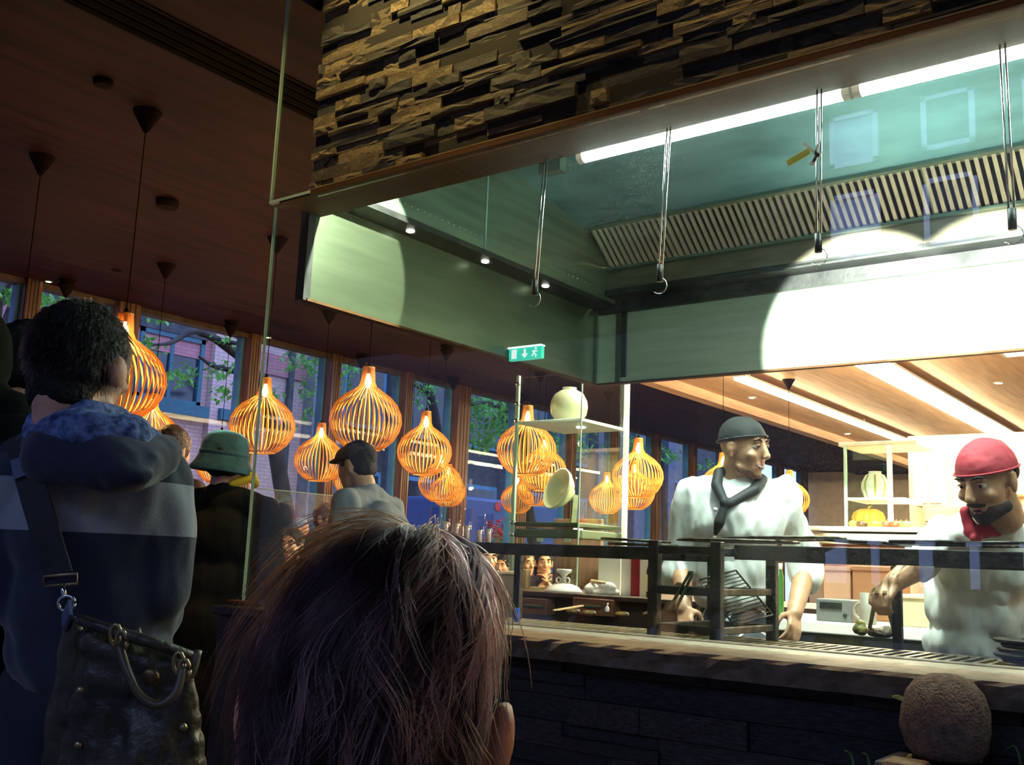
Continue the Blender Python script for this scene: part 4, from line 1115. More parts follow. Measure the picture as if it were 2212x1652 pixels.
# rear service wall, cupboards and a lit panel in the ceiling
struct('wall_service', MB().box((at(1962, 1000, Y=12.2).x, 12.2, 0), (4.9, 12.35, 3.05)), mat('cream_service_wall', (.72, .58, .38), .6, var=.06))
for i, (x0, x1, y0, y1, c_, lb) in enumerate(((1978, 2050, 985, 1095, (.80, .68, .42), 'pale wall cupboard left of the red cap'), (2165, 2212, 1000, 1070, (.75, .62, .42), 'pale wall cupboard right of the red cap'), (2000, 2150, 1095, 1135, (.42, .28, .18), 'brown ledge unit behind the red capped chef'))):
    a, b = at(x0, y0, Y=12.0), at(x1, y1, Y=12.0)
    o = thing('wall_cupboard', lb, 'cupboard', ((a.x + b.x) / 2, 12.1, b.z))
    MB().bbox((a.x, 11.85, b.z), (b.x, 12.2, a.z), .01).build('body', mat('cup_%d' % i, c_, .5, var=.05), o)
    MB().bbox((a.x + .03, 11.83, b.z + .03), ((a.x + b.x) / 2 - .01, 11.85, a.z - .03), .006).build('door', mat('cup_%d' % i, c_, .5), o)
    MB().bbox(((a.x + b.x) / 2 + .01, 11.83, b.z + .03), (b.x - .03, 11.85, a.z - .03), .006).build('door', mat('cup_%d' % i, c_, .5), o)
area('added_service_fill', (-1.2, 9.6, 3.9), (-1.4, 9.9, 0), 2800, (1, .78, .50), 4.5, 3.0)  # added fill to brighten the rear kitchen, no fitting modelled
p0, p1 = at(2172, 765, Z=CEIL), at(2240, 800, Z=CEIL)
lp_ = thing('ceiling_light_panel', 'square glowing light panel in the ceiling at the right edge', 'light panel', ((p0.x + p1.x) / 2, p0.y, CEIL))
MB().box((p0.x - .02, p0.y - 1.2, CEIL - .03), (p0.x + 1.2, p0.y + .05, CEIL)).build('frame', M_white, lp_)
MB().box((p0.x + .02, p0.y - 1.15, CEIL - .036), (p0.x + 1.15, p0.y, CEIL - .03)).build('diffuser', emat('panel_glow', (1, .88, .62), 5.), lp_)

# ------------------------------------------------------------------ boulder and planting at the right front
pb = at(2045, 1640, D=2.32)
M_gran = mat('rusty_granite', (.24, .16, .12), .85, col2=(.10, .075, .062), scale=55, bump=.7, bscale=160, detail=6)
mb = MB(); pr = [(.03, 0), (.072, .004), (.090, .026), (.098, .07), (.096, .11), (.084, .148), (.060, .176), (.03, .188), (.004, .191)]; mb.lathe(pr, pb, 36)
mb.v = [tuple(Vector(v) + Vector((mnoise.noise(Vector(v) * 16), mnoise.noise(Vector(v) * 16 + Vector((9, 0, 0))), 0)) * .006) for v in mb.v]
bl = mb.build('boulder', M_gran, None, True, loc=tuple(pb))
tag(bl, 'rounded rusty granite boulder in front of the counter', 'boulder')
pl = thing('planter', 'dark stone planter block carrying the boulder', 'planter', (pb.x, pb.y, 0))
MB().bbox((pb.x - .13, pb.y - .12, 0), (pb.x + .16, pb.y + .13, pb.z - .004), .012).build('block', mat('blue_black_stone', (.05, .055, .075), .6, var=.2), pl)
a = at(1910, 1648, D=2.28)
MB().bbox((a.x, a.y - .03, 0), (a.x + .09, a.y + .05, a.z + .012), .01).build('side_block', mat('sandy_stone', (.28, .20, .12), .8, var=.2, scale=30, bump=.3), pl)
M_grass = mat('grass_blade', (.06, .16, .03), .5, var=.3); M_yel = mat('yellow_leaf', (.55, .50, .12), .5, var=.1)
for i, (px, py, dx, dz, m_, lb) in enumerate(((1846, 1652, -.02, .03, M_grass, 'green grass blade left of the sandy stone'), (1880, 1652, -.015, .025, M_grass, 'green grass blade touching the sandy stone'), (2208, 1650, -.03, .05, M_grass, 'drooping grass blade at the right edge'), (1950, 1510, -.024, .003, M_yel, 'yellow leaf tip sticking out left of the boulder'), (1962, 1640, .008, .012, M_yel, 'yellow leaf on the sandy stone'), (2116, 1646, .003, .012, M_yel, 'yellow leaf at the right foot of the boulder'))):
    p = at(px, py, D=2.30)
    if i < 3:
        b0 = Vector((p.x, p.y, p.z - .10)); pts = [b0, p - Vector((0, 0, .02)), p + Vector((dx * .4, 0, dz * .7)), p + Vector((dx, -.01, dz if i < 2 else dz * .6))]
        o = ribbon(spline(pts, 4), [.008 - .0005 * k for k in range(13)], .0012, CF).build('grass_blade', m_)
    else:
        pts = [p, p + Vector((dx * .5, 0, dz * .5 + .002)), p + Vector((dx, 0, dz))]
        o = ribbon(spline(pts, 3), [.009, .010, .010, .009, .007, .005, .002], .0015, CF).build('leaf', m_)
    tag(o, lb, 'grass' if i < 3 else 'leaf', 'planting at the boulder')

# ------------------------------------------------------------------ candle glasses and low glass screen by the windows
M_cg = glassmat('candle_glass', (.9, .93, 1), 1.5)
M_cand = mat('candle_wax', (.30, .28, .24), .5)
led = thing('window_ledge', 'dark timber ledge carrying the candle glasses', 'ledge', (-7.7, 9.4, 0))
LZ = 1.61; LX = -7.7
a0, a1 = at(935, 1200, X=LX).y, at(1100, 1200, X=LX).y
MB().bbox((LX - .14, a0 - .3, LZ - .55), (LX + .14, a1 + .2, LZ - .03), .006).box((LX - .1, a0 - .2, 0), (LX + .1, a1, LZ - .55)).build('board', M_dark, led)
for i, px in enumerate((938, 962, 985, 1009, 1036, 1056)):
    p = at(px, 1150, X=LX); p.z = LZ - .03; h = (.42, .48, .46, .44, .36, .40)[i]
    o = thing('candle_glass', 'tall candle glass on the ledge, %s' % ['leftmost of six', 'second from the left', 'third from the left', 'third from the right', 'second from the right', 'rightmost by the red flowers'][i], 'candle glass', p, 'candle glasses on the ledge')
    MB().lathe([(.052, 0), (.055, .004), (.055, h), (.050, h), (.050, .012), (.001, .012)], p, 18).build('glass', M_cg, o, True)
    MB().lathe([(.03, .014), (.03, h * .55), (.002, h * .56)], p, 12).build('candle', M_cand, o, True)
gs = struct('window_22', MB().box((-6.0, at(545, 1070, X=-6.0).y, .9), (-5.985, at(740, 1070, X=-6.0).y, at(600, 1058, X=-6.0).z)), M_cg)
MB().box((-6.004, at(545, 1070, X=-6.0).y, at(600, 1058, X=-6.0).z - .006), (-5.98, at(740, 1070, X=-6.0).y, at(600, 1058, X=-6.0).z)).build('top_rail', mat('dark_glass_edge', (.10, .15, .14), .2), gs)

p = at(1735, 338, Y=GY + .014)
ts = thing('tape_scrap', 'scrap of yellow and white tape stuck on the glass beside the third rod', 'tape', p)
MB().beam(p + Vector((-.05, 0, -.012)), p + Vector((.02, 0, .014)), .003, .022).build('yellow_tape', mat('yellow_tape', (.55, .48, .06), .5), ts)
for dx, dz, ex, ez in ((.0, .045, .05, -.01), (.045, .03, .03, -.035), (.02, -.03, .055, .005)):
    MB().beam(p + Vector((dx, .003, dz)), p + Vector((ex, .003, ez)), .002, .010).build('white_tape', M_paper, ts)
# ================================================================== people
CFH = Vector((CF.x, CF.y, 0)).normalized(); CRH = Vector((CFH.y, -CFH.x, 0))
UP = Vector((0, 0, 1))


def hdir(ang, pitch=0.):
    """horizontal heading: 0 = away from the viewer, 90 = to picture right, 180 = towards the viewer"""
    a = math.radians(ang); p = math.radians(pitch)
    return (CFH * math.cos(a) + CRH * math.sin(a)) * math.cos(p) + UP * math.sin(p)


def skin(name, col): return mat(name, col, .5, var=.1, scale=20, bump=.08, bscale=90)


SK1 = skin('tanned_skin', (.50, .27, .15)); SK2 = skin('dusky_skin', (.33, .17, .10)); SK3 = skin('fair_skin', (.56, .30, .21))
M_hairb = mat('black_hair', (.008, .007, .006), .6, var=.3, spec=.2, scale=60, bump=.5, bscale=120)
M_hairbr = mat('brown_hair', (.07, .025, .012), .45, var=.3, scale=60, bump=.5, bscale=120)
M_eyew = mat('eye_white', (.7, .68, .62), .2); M_eyed = mat('eye_dark', (.02, .012, .008), .15); M_lip = mat('lip_rose', (.42, .14, .10), .45)
M_tooth = mat('teeth', (.75, .72, .62), .3)


class Head:
    def __init__(s, c, fwd, k=1., roll=0.):
        s.c = Vector(c); s.k = k; s.M = frame(fwd)
        if roll: s.M = Matrix.Rotation(math.radians(roll), 3, Vector(fwd)) @ s.M

    def p(s, x, y, z): return s.c + s.M @ Vector((x, y, z)) * s.k

    def e(s, x, y, z, a, b, h): return EL(s.p(x, y, z), (a * s.k, b * s.k, h * s.k), None, s.M)

    def kk(s, p, r, q, t): return K(s.p(*p), r * s.k, s.p(*q), t * s.k)

    def skull(s, ears=True, face=True, beard=False):
        q = [s.e(0, -.012, .028, .075, .093, .092), s.e(0, .03, -.015, .063, .062, .085), s.e(0, .03, -.07, .052, .055, .042), s.e(0, .06, -.095, .026, .026, .02),
             s.kk((0, -.02, -.05), .058, (0, -.035, -.13), .056)]
        if face:
            q += [s.kk((0, .088, .022), .010, (0, .112, -.022), .013), s.e(0, .108, -.026, .019, .012, .010), s.kk((-.036, .078, .034), .011, (.036, .078, .034), .011),
                  s.e(-.040, .066, -.022, .022, .022, .020), s.e(.040, .066, -.022, .022, .022, .020), s.kk((-.020, .082, -.056), .008, (.020, .082, -.056), .008), s.kk((-.018, .080, -.071), .008, (.018, .080, -.071), .008),
                  s.kk((-.05, .02, -.075), .018, (0, .07, -.098), .018), s.kk((.05, .02, -.075), .018, (0, .07, -.098), .018)]
        if ears:
            for d in (-1, 1): q += [s.e(d * .079, -.008, -.004, .010, .019, .031), s.e(d * .079, -.002, -.030, .009, .012, .013), s.kk((d * .083, -.02, .012), .006, (d * .084, .004, .020), .005)]
        return q

    def features(s, parent, brow=None, smile=True, look=0.):
        for d in (-1, 1):
            o = MB(); iv, fi = _icosphere()
            o.add([s.p(d * .031 + v.x * .0125, .0745 + v.y * .0125, .010 + v.z * .0085) for v in iv], fi); e_ = o.build('eye', M_eyew, parent, True)
            o = MB(); o.add([s.p(d * .031 + look + v.x * .0058, .0845 + v.y * .004, .010 + v.z * .0058) for v in iv], fi); o.build('iris', M_eyed, e_, True)
            MB().tube([s.p(d * .016, .088, .017), s.p(d * .031, .0905, .0205), s.p(d * .046, .082, .014)], [.002, .0035, .002], 6).build('eyelid', SK1, parent, True)
            MB().tube([s.p(d * .013, .091, .034), s.p(d * .032, .092, .041), s.p(d * .052, .078, .034)], [.003, .0048, .002], 6).build('eyebrow', brow or M_hairb, parent, True)
        if smile:
            MB().tube([s.p(-.026, .080, -.056), s.p(-.012, .0905, -.064), s.p(.012, .0905, -.064), s.p(.026, .080, -.056)], [.002, .0055, .0055, .002], 6).build('teeth', M_tooth, parent, True)
        MB().tube([s.p(-.027, .079, -.055), s.p(-.010, .0915, -.0575), s.p(.010, .0915, -.0575), s.p(.027, .079, -.055)], [.002, .004, .004, .002], 6).build('upper_lip', M_lip, parent, True)
        MB().tube([s.p(-.025, .078, -.060), s.p(-.010, .089, -.0715), s.p(.010, .089, -.0715), s.p(.025, .078, -.060)], [.002, .0045, .0045, .002], 6).build('lower_lip', M_lip, parent, True)


def hand(wrist, d, n, k=1., curl=.5, thumb=1, spread=.12):
    """palm and five fingers: d = pointing direction, n = palm normal"""
    w_, d, n = Vector(wrist), Vector(d).normalized(), Vector(n).normalized(); sd = d.cross(n).normalized(); n = sd.cross(d)
    q = []
    for i in range(4):
        o = (i - 1.5) * .019 * k
        q.append(K(w_ + sd * o * .6, .015 * k, w_ + d * .078 * k + sd * o, .0125 * k))
    for i in range(4):
        o = (i - 1.5) * .0195 * k; ln = (.036, .042, .039, .031)[i] * k
        p0 = w_ + d * .08 * k + sd * o; a = curl * .8; p = p0; dd = d + sd * (i - 1.5) * spread
        for j in range(3):
            dj = (dd * math.cos(a) + n * math.sin(a)).normalized(); p2 = p + dj * ln * (1, .72, .58)[j]
            q.append(K(p, (.0095, .0088, .008)[j] * k, p2, (.0088, .008, .0068)[j] * k)); p = p2; a += curl * .9
    t0 = w_ + d * .022 * k + sd * thumb * -.028 * k; t1 = t0 + (d * .5 - sd * thumb * .75 + n * .35).normalized() * .038 * k; t2 = t1 + (d * .85 - sd * thumb * .1 + n * .55).normalized() * .032 * k; t3 = t2 + (d * .8 + sd * thumb * .25 + n * .5).normalized() * .024 * k
    return q + [K(t0, .015 * k, t1, .0115 * k), K(t1, .0115 * k, t2, .010 * k), K(t2, .010 * k, t3, .0085 * k)]


def legs(pel, floor, fwd, w_=.09, r=.08, stride=0.):
    f = Vector(fwd); f.z = 0; f.normalize(); rt = f.cross(UP); q = []; sh = []
    for d in (-1, 1):
        hp = pel + rt * d * w_; kn = Vector((hp.x, hp.y, floor + (pel.z - floor) * .52)) + f * (.03 + d * stride * .5); an = Vector((hp.x, hp.y, floor + .08)) + f * d * stride
        q += [K(hp, r, kn, r * .68), K(kn, r * .68, an, r * .5)]
        sh.append((an, f))
    return q, sh


def shoes(parent, sh):
    for an, f in sh:
        z = an.z - .08
        blob('shoe', [EL(Vector((an.x, an.y, z + .035)) + f * .05, (.045, .12, .035), f), EL(Vector((an.x, an.y, z + .06)), (.042, .055, .05), f)], .012, M_black, parent, 2)


def strands(name, paths, rads, m, parent):
    """hair as real curves"""
    hc = bpy.data.hair_curves.new(name); n = [len(p) for p in paths]; hc.add_curves(n)
    base = worldloc(parent); pos = np.array([tuple(v - base) for p in paths for v in p], dtype=np.float32)
    hc.position_data.foreach_set('vector', pos.ravel())
    ra = hc.attributes.get('radius') or hc.attributes.new('radius', 'FLOAT', 'POINT')
    ra.data.foreach_set('value', np.array([r for rs_ in rads for r in rs_], dtype=np.float32))
    hc.materials.append(m)
    o = bpy.data.objects.new(name, hc); COL.objects.link(o); o.parent = parent; return o


def hairmat(name, col, rough=.3, rnd=.3, ior=1.33):
    m = bpy.data.materials.new(name); m.use_nodes = True; nt = m.node_tree; nt.nodes.remove(nt.nodes['Principled BSDF'])
    h = nd(nt, 'ShaderNodeBsdfHairPrincipled'); h.parametrization = 'COLOR'
    h.inputs['Color'].default_value = (*col, 1); h.inputs['Roughness'].default_value = rough; h.inputs['Radial Roughness'].default_value = .35; h.inputs['Random Roughness'].default_value = rnd; h.inputs['IOR'].default_value = ior
    nt.links.new(h.outputs[0], nt.nodes['Material Output'].inputs[0]); return m


def fur(name, H, center, radii, n, length, m, parent, zmin=-9, jitter=.3, r0=.0007, down=.6, keep=None, seed=1):
    """short hair standing on a skull ellipsoid given in the head's frame"""
    rr = random.Random(seed); P = []; Rr = []
    while len(P) < n:
        v = Vector((rr.gauss(0, 1), rr.gauss(0, 1), rr.gauss(0, 1))).normalized(); q = Vector((center[0] + v.x * radii[0], center[1] + v.y * radii[1], center[2] + v.z * radii[2]))
        if q.z < zmin or (keep and not keep(q)): continue
        d = (v + Vector((rr.gauss(0, jitter), rr.gauss(0, jitter) - .2, -down + rr.gauss(0, jitter)))).normalized(); L = length * rr.uniform(.6, 1.2)
        pts = [q, q + d * L * .5 + v * L * .12, q + d * L + Vector((0, 0, -L * .2))]
        P.append([H.p(*t) for t in pts]); Rr.append([r0 * H.k, r0 * H.k * .9, r0 * H.k * .4])
    return strands(name, P, Rr, m, parent)


M_jacket = mat('white_chef_cotton', (.80, .82, .78), .75, var=.04, bump=.06, bscale=200)
M_navyc = mat('black_neckerchief', (.012, .014, .014), .7, var=.2)
M_pinst = mat('pinstripe_trousers', (.02, .022, .03), .8, var=.2)
M_apron = mat('dark_striped_apron', (.02, .022, .028), .75)


def stripes(m, axis, freq, col):
    nt = m.node_tree; b = nt.nodes['Principled BSDF']; tc = nd(nt, 'ShaderNodeTexCoord'); wv = nd(nt, 'ShaderNodeTexWave'); wv.inputs['Scale'].default_value = freq
    mp = nd(nt, 'ShaderNodeMapping'); mp.inputs['Rotation'].default_value = (0, 0, axis); nt.links.new(tc.outputs['Object'], mp.inputs[0]); nt.links.new(mp.outputs[0], wv.inputs[0])
    gt = nd(nt, 'ShaderNodeMath', operation='GREATER_THAN'); gt.inputs[1].default_value = .93; nt.links.new(wv.outputs['Fac'], gt.inputs[0])
    mx = nd(nt, 'ShaderNodeMix', data_type='RGBA'); mx.inputs[6].default_value = (.018, .02, .028, 1); mx.inputs[7].default_value = (*col, 1)
    nt.links.new(gt.outputs[0], mx.inputs[0]); nt.links.new(mx.outputs[2], b.inputs['Base Color'])


stripes(M_apron, math.radians(37), 9., (.5, .55, .55))

# ------------------------------------------------------------------ chef with the black cap
D1 = 4.05; KF = .2


def J(x, y, d): return at(x, y, D=d)


root = at(1600, 1200, D=D1); root.z = KF
ch = thing('person', 'smiling chef in white jacket with black skull cap and black neckerchief', 'person', root)
fw = hdir(180 - 42, -8)
H1 = Head(J(1607, 968, D1 - .02), fw, 1.0, 4)
ft = hdir(180 - 8)
sL, sR = J(1500, 1062, D1), J(1692, 1072, D1 + .02); eL, eR = J(1470, 1212, D1 + .03), J(1742, 1222, D1 + .03); wL, wR = J(1478, 1315, D1 - .16), J(1716, 1325, D1 - .16)
pel = J(1592, 1400, D1); pel.z = KF + .93
lg, sh = legs(pel, KF, ft)
nb = J(1600, 1055, D1)
chest = J(1597, 1115, D1 - .01); belly = J(1592, 1220, D1); hem = J(1588, 1285, D1)
armsk = [K(sL, .042, eL, .042), K(eL, .046, wL, .031), K(sR, .042, eR, .042), K(eR, .046, wR, .031)]
hl = hand(wL, (wL - eL).normalized() * .6 + hdir(180, -50) * .6, hdir(60, -40), .95, .5, -1) + hand(wR, (wR - eR).normalized() * .6 + hdir(180, -50) * .6, hdir(-60, -40), .95, .5, 1)
blob('body', H1.skull() + [K(nb, .058, H1.p(0, -.03, -.09), .056), EL(chest, (.15, .10, .16), ft), EL(belly, (.13, .095, .16), ft), EL(pel, (.14, .10, .12), ft)] + armsk + hl + lg, .0068, SK1, ch, 3)
H1.features(ch)
blob('jacket', [EL(chest, (.188, .128, .165), ft), EL(belly, (.168, .122, .17), ft), EL(hem, (.172, .128, .085), ft), K(sL, .064, nb - UP * .01, .066), K(sR, .064, nb - UP * .01, .066), K(sL, .070, J(1476, 1190, D1 + .02), .066), K(J(1474, 1190, D1 + .02), .066, J(1466, 1240, D1 + .0), .064),
                 K(sR, .070, J(1735, 1205, D1 + .02), .068), K(J(1735, 1205, D1 + .02), .070, J(1738, 1245, D1), .068), K(nb - UP * .02, .075, nb + UP * .012, .068)], .009, M_jacket, ch, 9, .024, 7, (1.5, 1.5, .6))
for i, (x, y) in enumerate(((1545, 1100), (1550, 1127), (1544, 1160), (1548, 1195))):
    MB().lathe([(.007, 0), (.008, .004), (.004, .007)], J(x, y, D1 - .148), 10, (-CF).to_track_quat('Z', 'Y').to_matrix()).build('button', M_white, ch, True)
# collar, cap and neckerchief
blob('cap', [H1.e(0, -.014, .034, .083, .101, .094)], .008, mat('black_cap_cloth', (.016, .018, .018), .8, var=.2), ch, 2, .003, 20, cut=[(H1.p(0, .06, .050), H1.M @ Vector((0, .22, -1)))])
MB().tube([H1.p(.086 * math.cos(t), -.014 + .103 * math.sin(t), .050 + .22 * (-.074 + .103 * math.sin(t))) for t in [k * .2618 for k in range(25)]], .0045, 6).build('cap_band', M_navyc, ch, True)
blob('stubble', [H1.e(0, .030, -.070, .0535, .0565, .0435), H1.e(0, .060, -.095, .0275, .0275, .0215), H1.kk((-.05, .02, -.075), .0195, (0, .07, -.098), .0195), H1.kk((.05, .02, -.075), .0195, (0, .07, -.098), .0195)], .006, mat('stubble_brown', (.30, .155, .09), .8, var=.3, scale=120), ch, 3, cut=[(H1.p(0, .05, -.078), H1.M @ Vector((0, .5, 1)))])
nf = [J(1552, 1020, D1 - .03), J(1548, 1048, D1 - .085), J(1562, 1078, D1 - .135)]; nf2 = [J(1648, 1035, D1 - .03), J(1630, 1058, D1 - .095), J(1574, 1088, D1 - .14)]
blob('neckerchief', [K(nf[0], .020, nf[1], .023), K(nf[1], .023, nf[2], .018), K(nf2[0], .020, nf2[1], .023), K(nf2[1], .023, nf2[2], .018), EL(J(1566, 1085, D1 - .145), (.022, .016, .020), ft), K(J(1564, 1092, D1 - .145), .014, J(1554, 1128, D1 - .150), .022), K(J(1554, 1128, D1 - .150), .022, J(1546, 1152, D1 - .15), .010),
                     K(nf[0], .020, J(1600, 1015, D1 + .07), .022), K(J(1600, 1015, D1 + .07), .022, nf2[0], .020)], .006, M_navyc, ch, 3)
blob('apron', [EL(J(1585, 1345, D1), (.168, .125, .12), ft), EL(pel, (.165, .13, .16), ft), K(pel + ft * .06, .13, pel + ft * .09 - UP * .35, .15)], .012, M_apron, ch, 3)
tq, _ = legs(pel, KF, ft, .09, .10); blob('trousers', tq, .015, M_pinst, ch, 2); shoes(ch, sh)

# ------------------------------------------------------------------ chef with the red cap
D2 = 3.62
root = at(2120, 1250, D=D2); root.z = KF
c2 = thing('person', 'chef in white jacket with red cap and red neckerchief turning food with tongs', 'person', root)
fw2 = hdir(180 + 58, -24)
H2 = Head(J(2132, 1038, 3.36), fw2, 1.08)
ft2 = hdir(180 + 22)
s2L, s2R = J(2035, 1160, 3.58), J(2250, 1170, 3.62); e2L, e2R = J(1968, 1232, 3.52), J(2300, 1300, 3.6)
w2L = J(1930, 1258, 3.36); w2R = J(2290, 1400, 3.4)
pel2 = J(2120, 1450, D2); pel2.z = KF + .92
lg2, sh2 = legs(pel2, KF, ft2)
ch2, be2 = J(2130, 1205, D2 - .02), J(2115, 1310, D2 + .02)
gd = (J(1880, 1322, 3.28) - w2L).normalized()
blob('body', H2.skull() + [K(J(2140, 1130, 3.46), .06, H2.p(0, -.03, -.09), .058), EL(ch2, (.15, .11, .16), ft2), EL(be2, (.14, .10, .17), ft2), EL(pel2, (.14, .10, .12), ft2), K(s2L, .044, e2L, .046), K(e2L, .046, w2L, .033), K(s2R, .044, e2R, .046), K(e2R, .046, w2R, .032)]
     + hand(w2L, gd, (CF * .3 + CRH * .2 - UP * .6), .92, .95, 1, .05) + hand(w2R, hdir(180, -40), hdir(90), 1., .4) + lg2, .0068, SK1, c2, 3)
H2.features(c2, smile=False)
blob('beard', [H2.e(0, .030, -.070, .055, .059, .045), H2.e(0, .060, -.095, .030, .030, .024), H2.kk((-.05, .02, -.075), .021, (0, .07, -.098), .021), H2.kk((.05, .02, -.075), .021, (0, .07, -.098), .021), H2.e(0, .066, -.078, .036, .028, .030), H2.kk((-.028, .088, -.046), .006, (.028, .088, -.046), .006)], .006, mat('dark_beard', (.05, .032, .026), .8, var=.3, scale=90, bump=.4), c2, 3, cut=[(H2.p(0, .05, -.052), H2.M @ Vector((0, -.25, 1)))])
blob('jacket', [EL(ch2, (.195, .135, .17), ft2), EL(be2, (.185, .13, .18), ft2), EL(J(2110, 1390, D2 + .02), (.185, .135, .12), ft2), K(s2L, .066, J(2140, 1150, 3.52), .07), K(s2R, .066, J(2140, 1150, 3.52), .07), K(s2L, .076, J(1985, 1212, 3.54), .064), K(s2R, .078, e2R, .07), K(J(2140, 1150, 3.52), .078, J(2140, 1135, 3.47), .074)], .009, M_jacket, c2, 10, .026, 7, (1.5, 1.5, .6))
M_redc = mat('red_cap_cloth', (.36, .03, .045), .8, var=.15, bump=.1)
blob('cap', [H2.e(0, -.014, .036, .085, .104, .094)], .008, M_redc, c2, 2, .004, 18, cut=[(H2.p(0, .06, .040), H2.M @ Vector((0, .15, -1)))])
MB().tube([H2.p(.088 * math.cos(t), -.014 + .106 * math.sin(t), .042 + .15 * (-.074 + .106 * math.sin(t))) for t in [k * .2618 for k in range(25)]], .0035, 6).build('cap_band', M_redc, c2, True)
M_redn = mat('red_neckerchief', (.42, .015, .03), .7, var=.15)
kp = J(2098, 1150, 3.38)
blob('neckerchief', [K(J(2085, 1105, 3.40), .018, kp, .022), K(J(2200, 1118, 3.46), .024, J(2150, 1145, 3.40), .026), K(J(2150, 1145, 3.40), .026, kp, .022), EL(kp, (.028, .022, .024), ft2), K(J(2200, 1118, 3.46), .024, J(2190, 1090, 3.56), .024), K(J(2190, 1090, 3.56), .024, J(2085, 1105, 3.40), .018), K(kp, .016, J(2108, 1162, 3.36), .02)], .007, M_redn, c2, 3, .005, 20)
blob('hair', [H2.e(0, -.045, .012, .078, .066, .055)], .008, M_hairb, c2, 2)
tq, _ = legs(pel2, KF, ft2, .09, .10); blob('trousers', tq, .015, M_pinst, c2, 2); shoes(c2, sh2)
# what he turns on the grill
gp = w2L + gd * .085 + Vector((0, 0, -.008))
m1, m2 = at(1862, 1372, Z=1.215), at(1905, 1377, Z=1.215)
tg = thing('wooden_tongs', 'pale wooden tongs held by the red capped chef over the meat', 'tongs', gp)
M_tw = mat('tong_wood', (.55, .42, .20), .6)
MB().beam(gp + Vector((-.012, 0, .03)), m1 + Vector((.03, 0, .03)), .014, .008).build('arm', M_tw, tg)
MB().beam(gp + Vector((.012, 0, .03)), m2 + Vector((.045, 0, .03)), .014, .008).build('arm', M_tw, tg)
mt = blob('grilled_steak', [EL(m2 + Vector((0, 0, .018)), (.052, .034, .02)), EL(m2 + Vector((.02, .01, .028)), (.034, .028, .018)), EL(m2 + Vector((-.03, 0, .02)), (.026, .026, .016))], .005, mat('charred_meat', (.09, .06, .03), .5, col2=(.012, .01, .008), scale=45, bump=.6, bscale=90), None, 2, .004, 30)
tag(mt, 'large charred piece of meat under the hand of the red capped chef', 'meat')
mt = blob('artichoke', [EL(m1 + Vector((-.006, 0, .022)), (.030, .026, .024)), EL(m1 + Vector((-.006, 0, .044)), (.020, .018, .016))], .005, mat('charred_green', (.17, .15, .02), .6, col2=(.03, .03, .01), scale=40, bump=.5), None, 2, .003, 40)
tag(mt, 'small charred green artichoke left of the meat', 'vegetable')

# ------------------------------------------------------------------ man in the hooded sweatshirt, seen from behind
D3 = 2.0
root = at(190, 1200, D=D3); root.z = 0
m3 = thing('person', 'black haired man in navy hoodie with a grey chest band seen from behind', 'person', root)
f3 = hdir(12)
H3 = Head(J(177, 794, D3), hdir(14, -4), .98)
s3L, s3R = J(45, 1035, D3 + .02), J(322, 1050, D3 + .02); e3L, e3R = J(0, 1260, D3), J(345, 1275, D3 + .02); w3L, w3R = J(150, 1350, D3 + .40), J(318, 1400, D3 + .16)
nb3 = J(180, 950, D3 + .02); ch3, be3 = J(192, 1120, D3 + .03), J(192, 1270, D3 + .03); pel3 = J(192, 1500, D3 + .03)
lg3, sh3 = legs(pel3, 0, f3, .09, .085)
blob('body', H3.skull() + [H3.e(-.092, -.012, -.012, .013, .022, .036), H3.e(-.088, -.004, -.04, .011, .014, .015), H3.e(.09, -.006, -.012, .013, .022, .034), K(nb3, .062, H3.p(0, -.035, -.08), .060), EL(ch3, (.15, .1, .16), f3), EL(be3, (.14, .1, .16), f3), EL(pel3, (.14, .1, .14), f3), K(s3L, .055, e3L, .045), K(e3L, .045, w3L, .032), K(s3R, .055, e3R, .045), K(e3R, .045, w3R, .032)] + hand(w3R, hdir(20, -80), hdir(-70), 1., .4) + hand(w3L, hdir(20, -80), hdir(70), 1., .4) + lg3, .008, SK3, m3, 3)
blob('hair', [H3.e(0, -.018, .034, .088, .104, .100), H3.e(0, -.045, -.02, .078, .064, .06), H3.e(0, -.052, -.062, .066, .048, .05)], .007, M_hairb, m3, 2, .006, 30, cut=[(H3.p(0, .055, .03), H3.M @ Vector((0, 1, -.35)))])
fur('hair_strands', H3, (0, -.018, .03), (.083, .098, .094), 3000, .020, hairmat('black_hair_fibre', (.012, .010, .010), .35), m3, zmin=-.05, keep=lambda q: q.y < .05 + .35 * q.z, r0=.0011, jitter=.14, down=.9)
M_hood = mat('hoodie_jersey', (.02, .03, .07), .9, var=.2, bump=.1, bscale=220, sheen=.2)
nt = M_hood.node_tree; b_ = nt.nodes['Principled BSDF']
tc = nd(nt, 'ShaderNodeTexCoord'); sp_ = nd(nt, 'ShaderNodeSeparateXYZ'); nt.links.new(tc.outputs['Object'], sp_.inputs[0])
za, zb = at(200, 1150, D=1.88).z, at(200, 1030, D=1.88).z
g1 = nd(nt, 'ShaderNodeMath', operation='GREATER_THAN'); g1.inputs[1].default_value = za; g2 = nd(nt, 'ShaderNodeMath', operation='LESS_THAN'); g2.inputs[1].default_value = zb
nt.links.new(sp_.outputs[2], g1.inputs[0]); nt.links.new(sp_.outputs[2], g2.inputs[0]); mu = nd(nt, 'ShaderNodeMath', operation='MULTIPLY'); nt.links.new(g1.outputs[0], mu.inputs[0]); nt.links.new(g2.outputs[0], mu.inputs[1])
mx = nd(nt, 'ShaderNodeMix', data_type='RGBA'); mx.inputs[6].default_value = (.016, .022, .045, 1); mx.inputs[7].default_value = (.24, .26, .30, 1); nt.links.new(mu.outputs[0], mx.inputs[0]); nt.links.new(mx.outputs[2], b_.inputs['Base Color'])
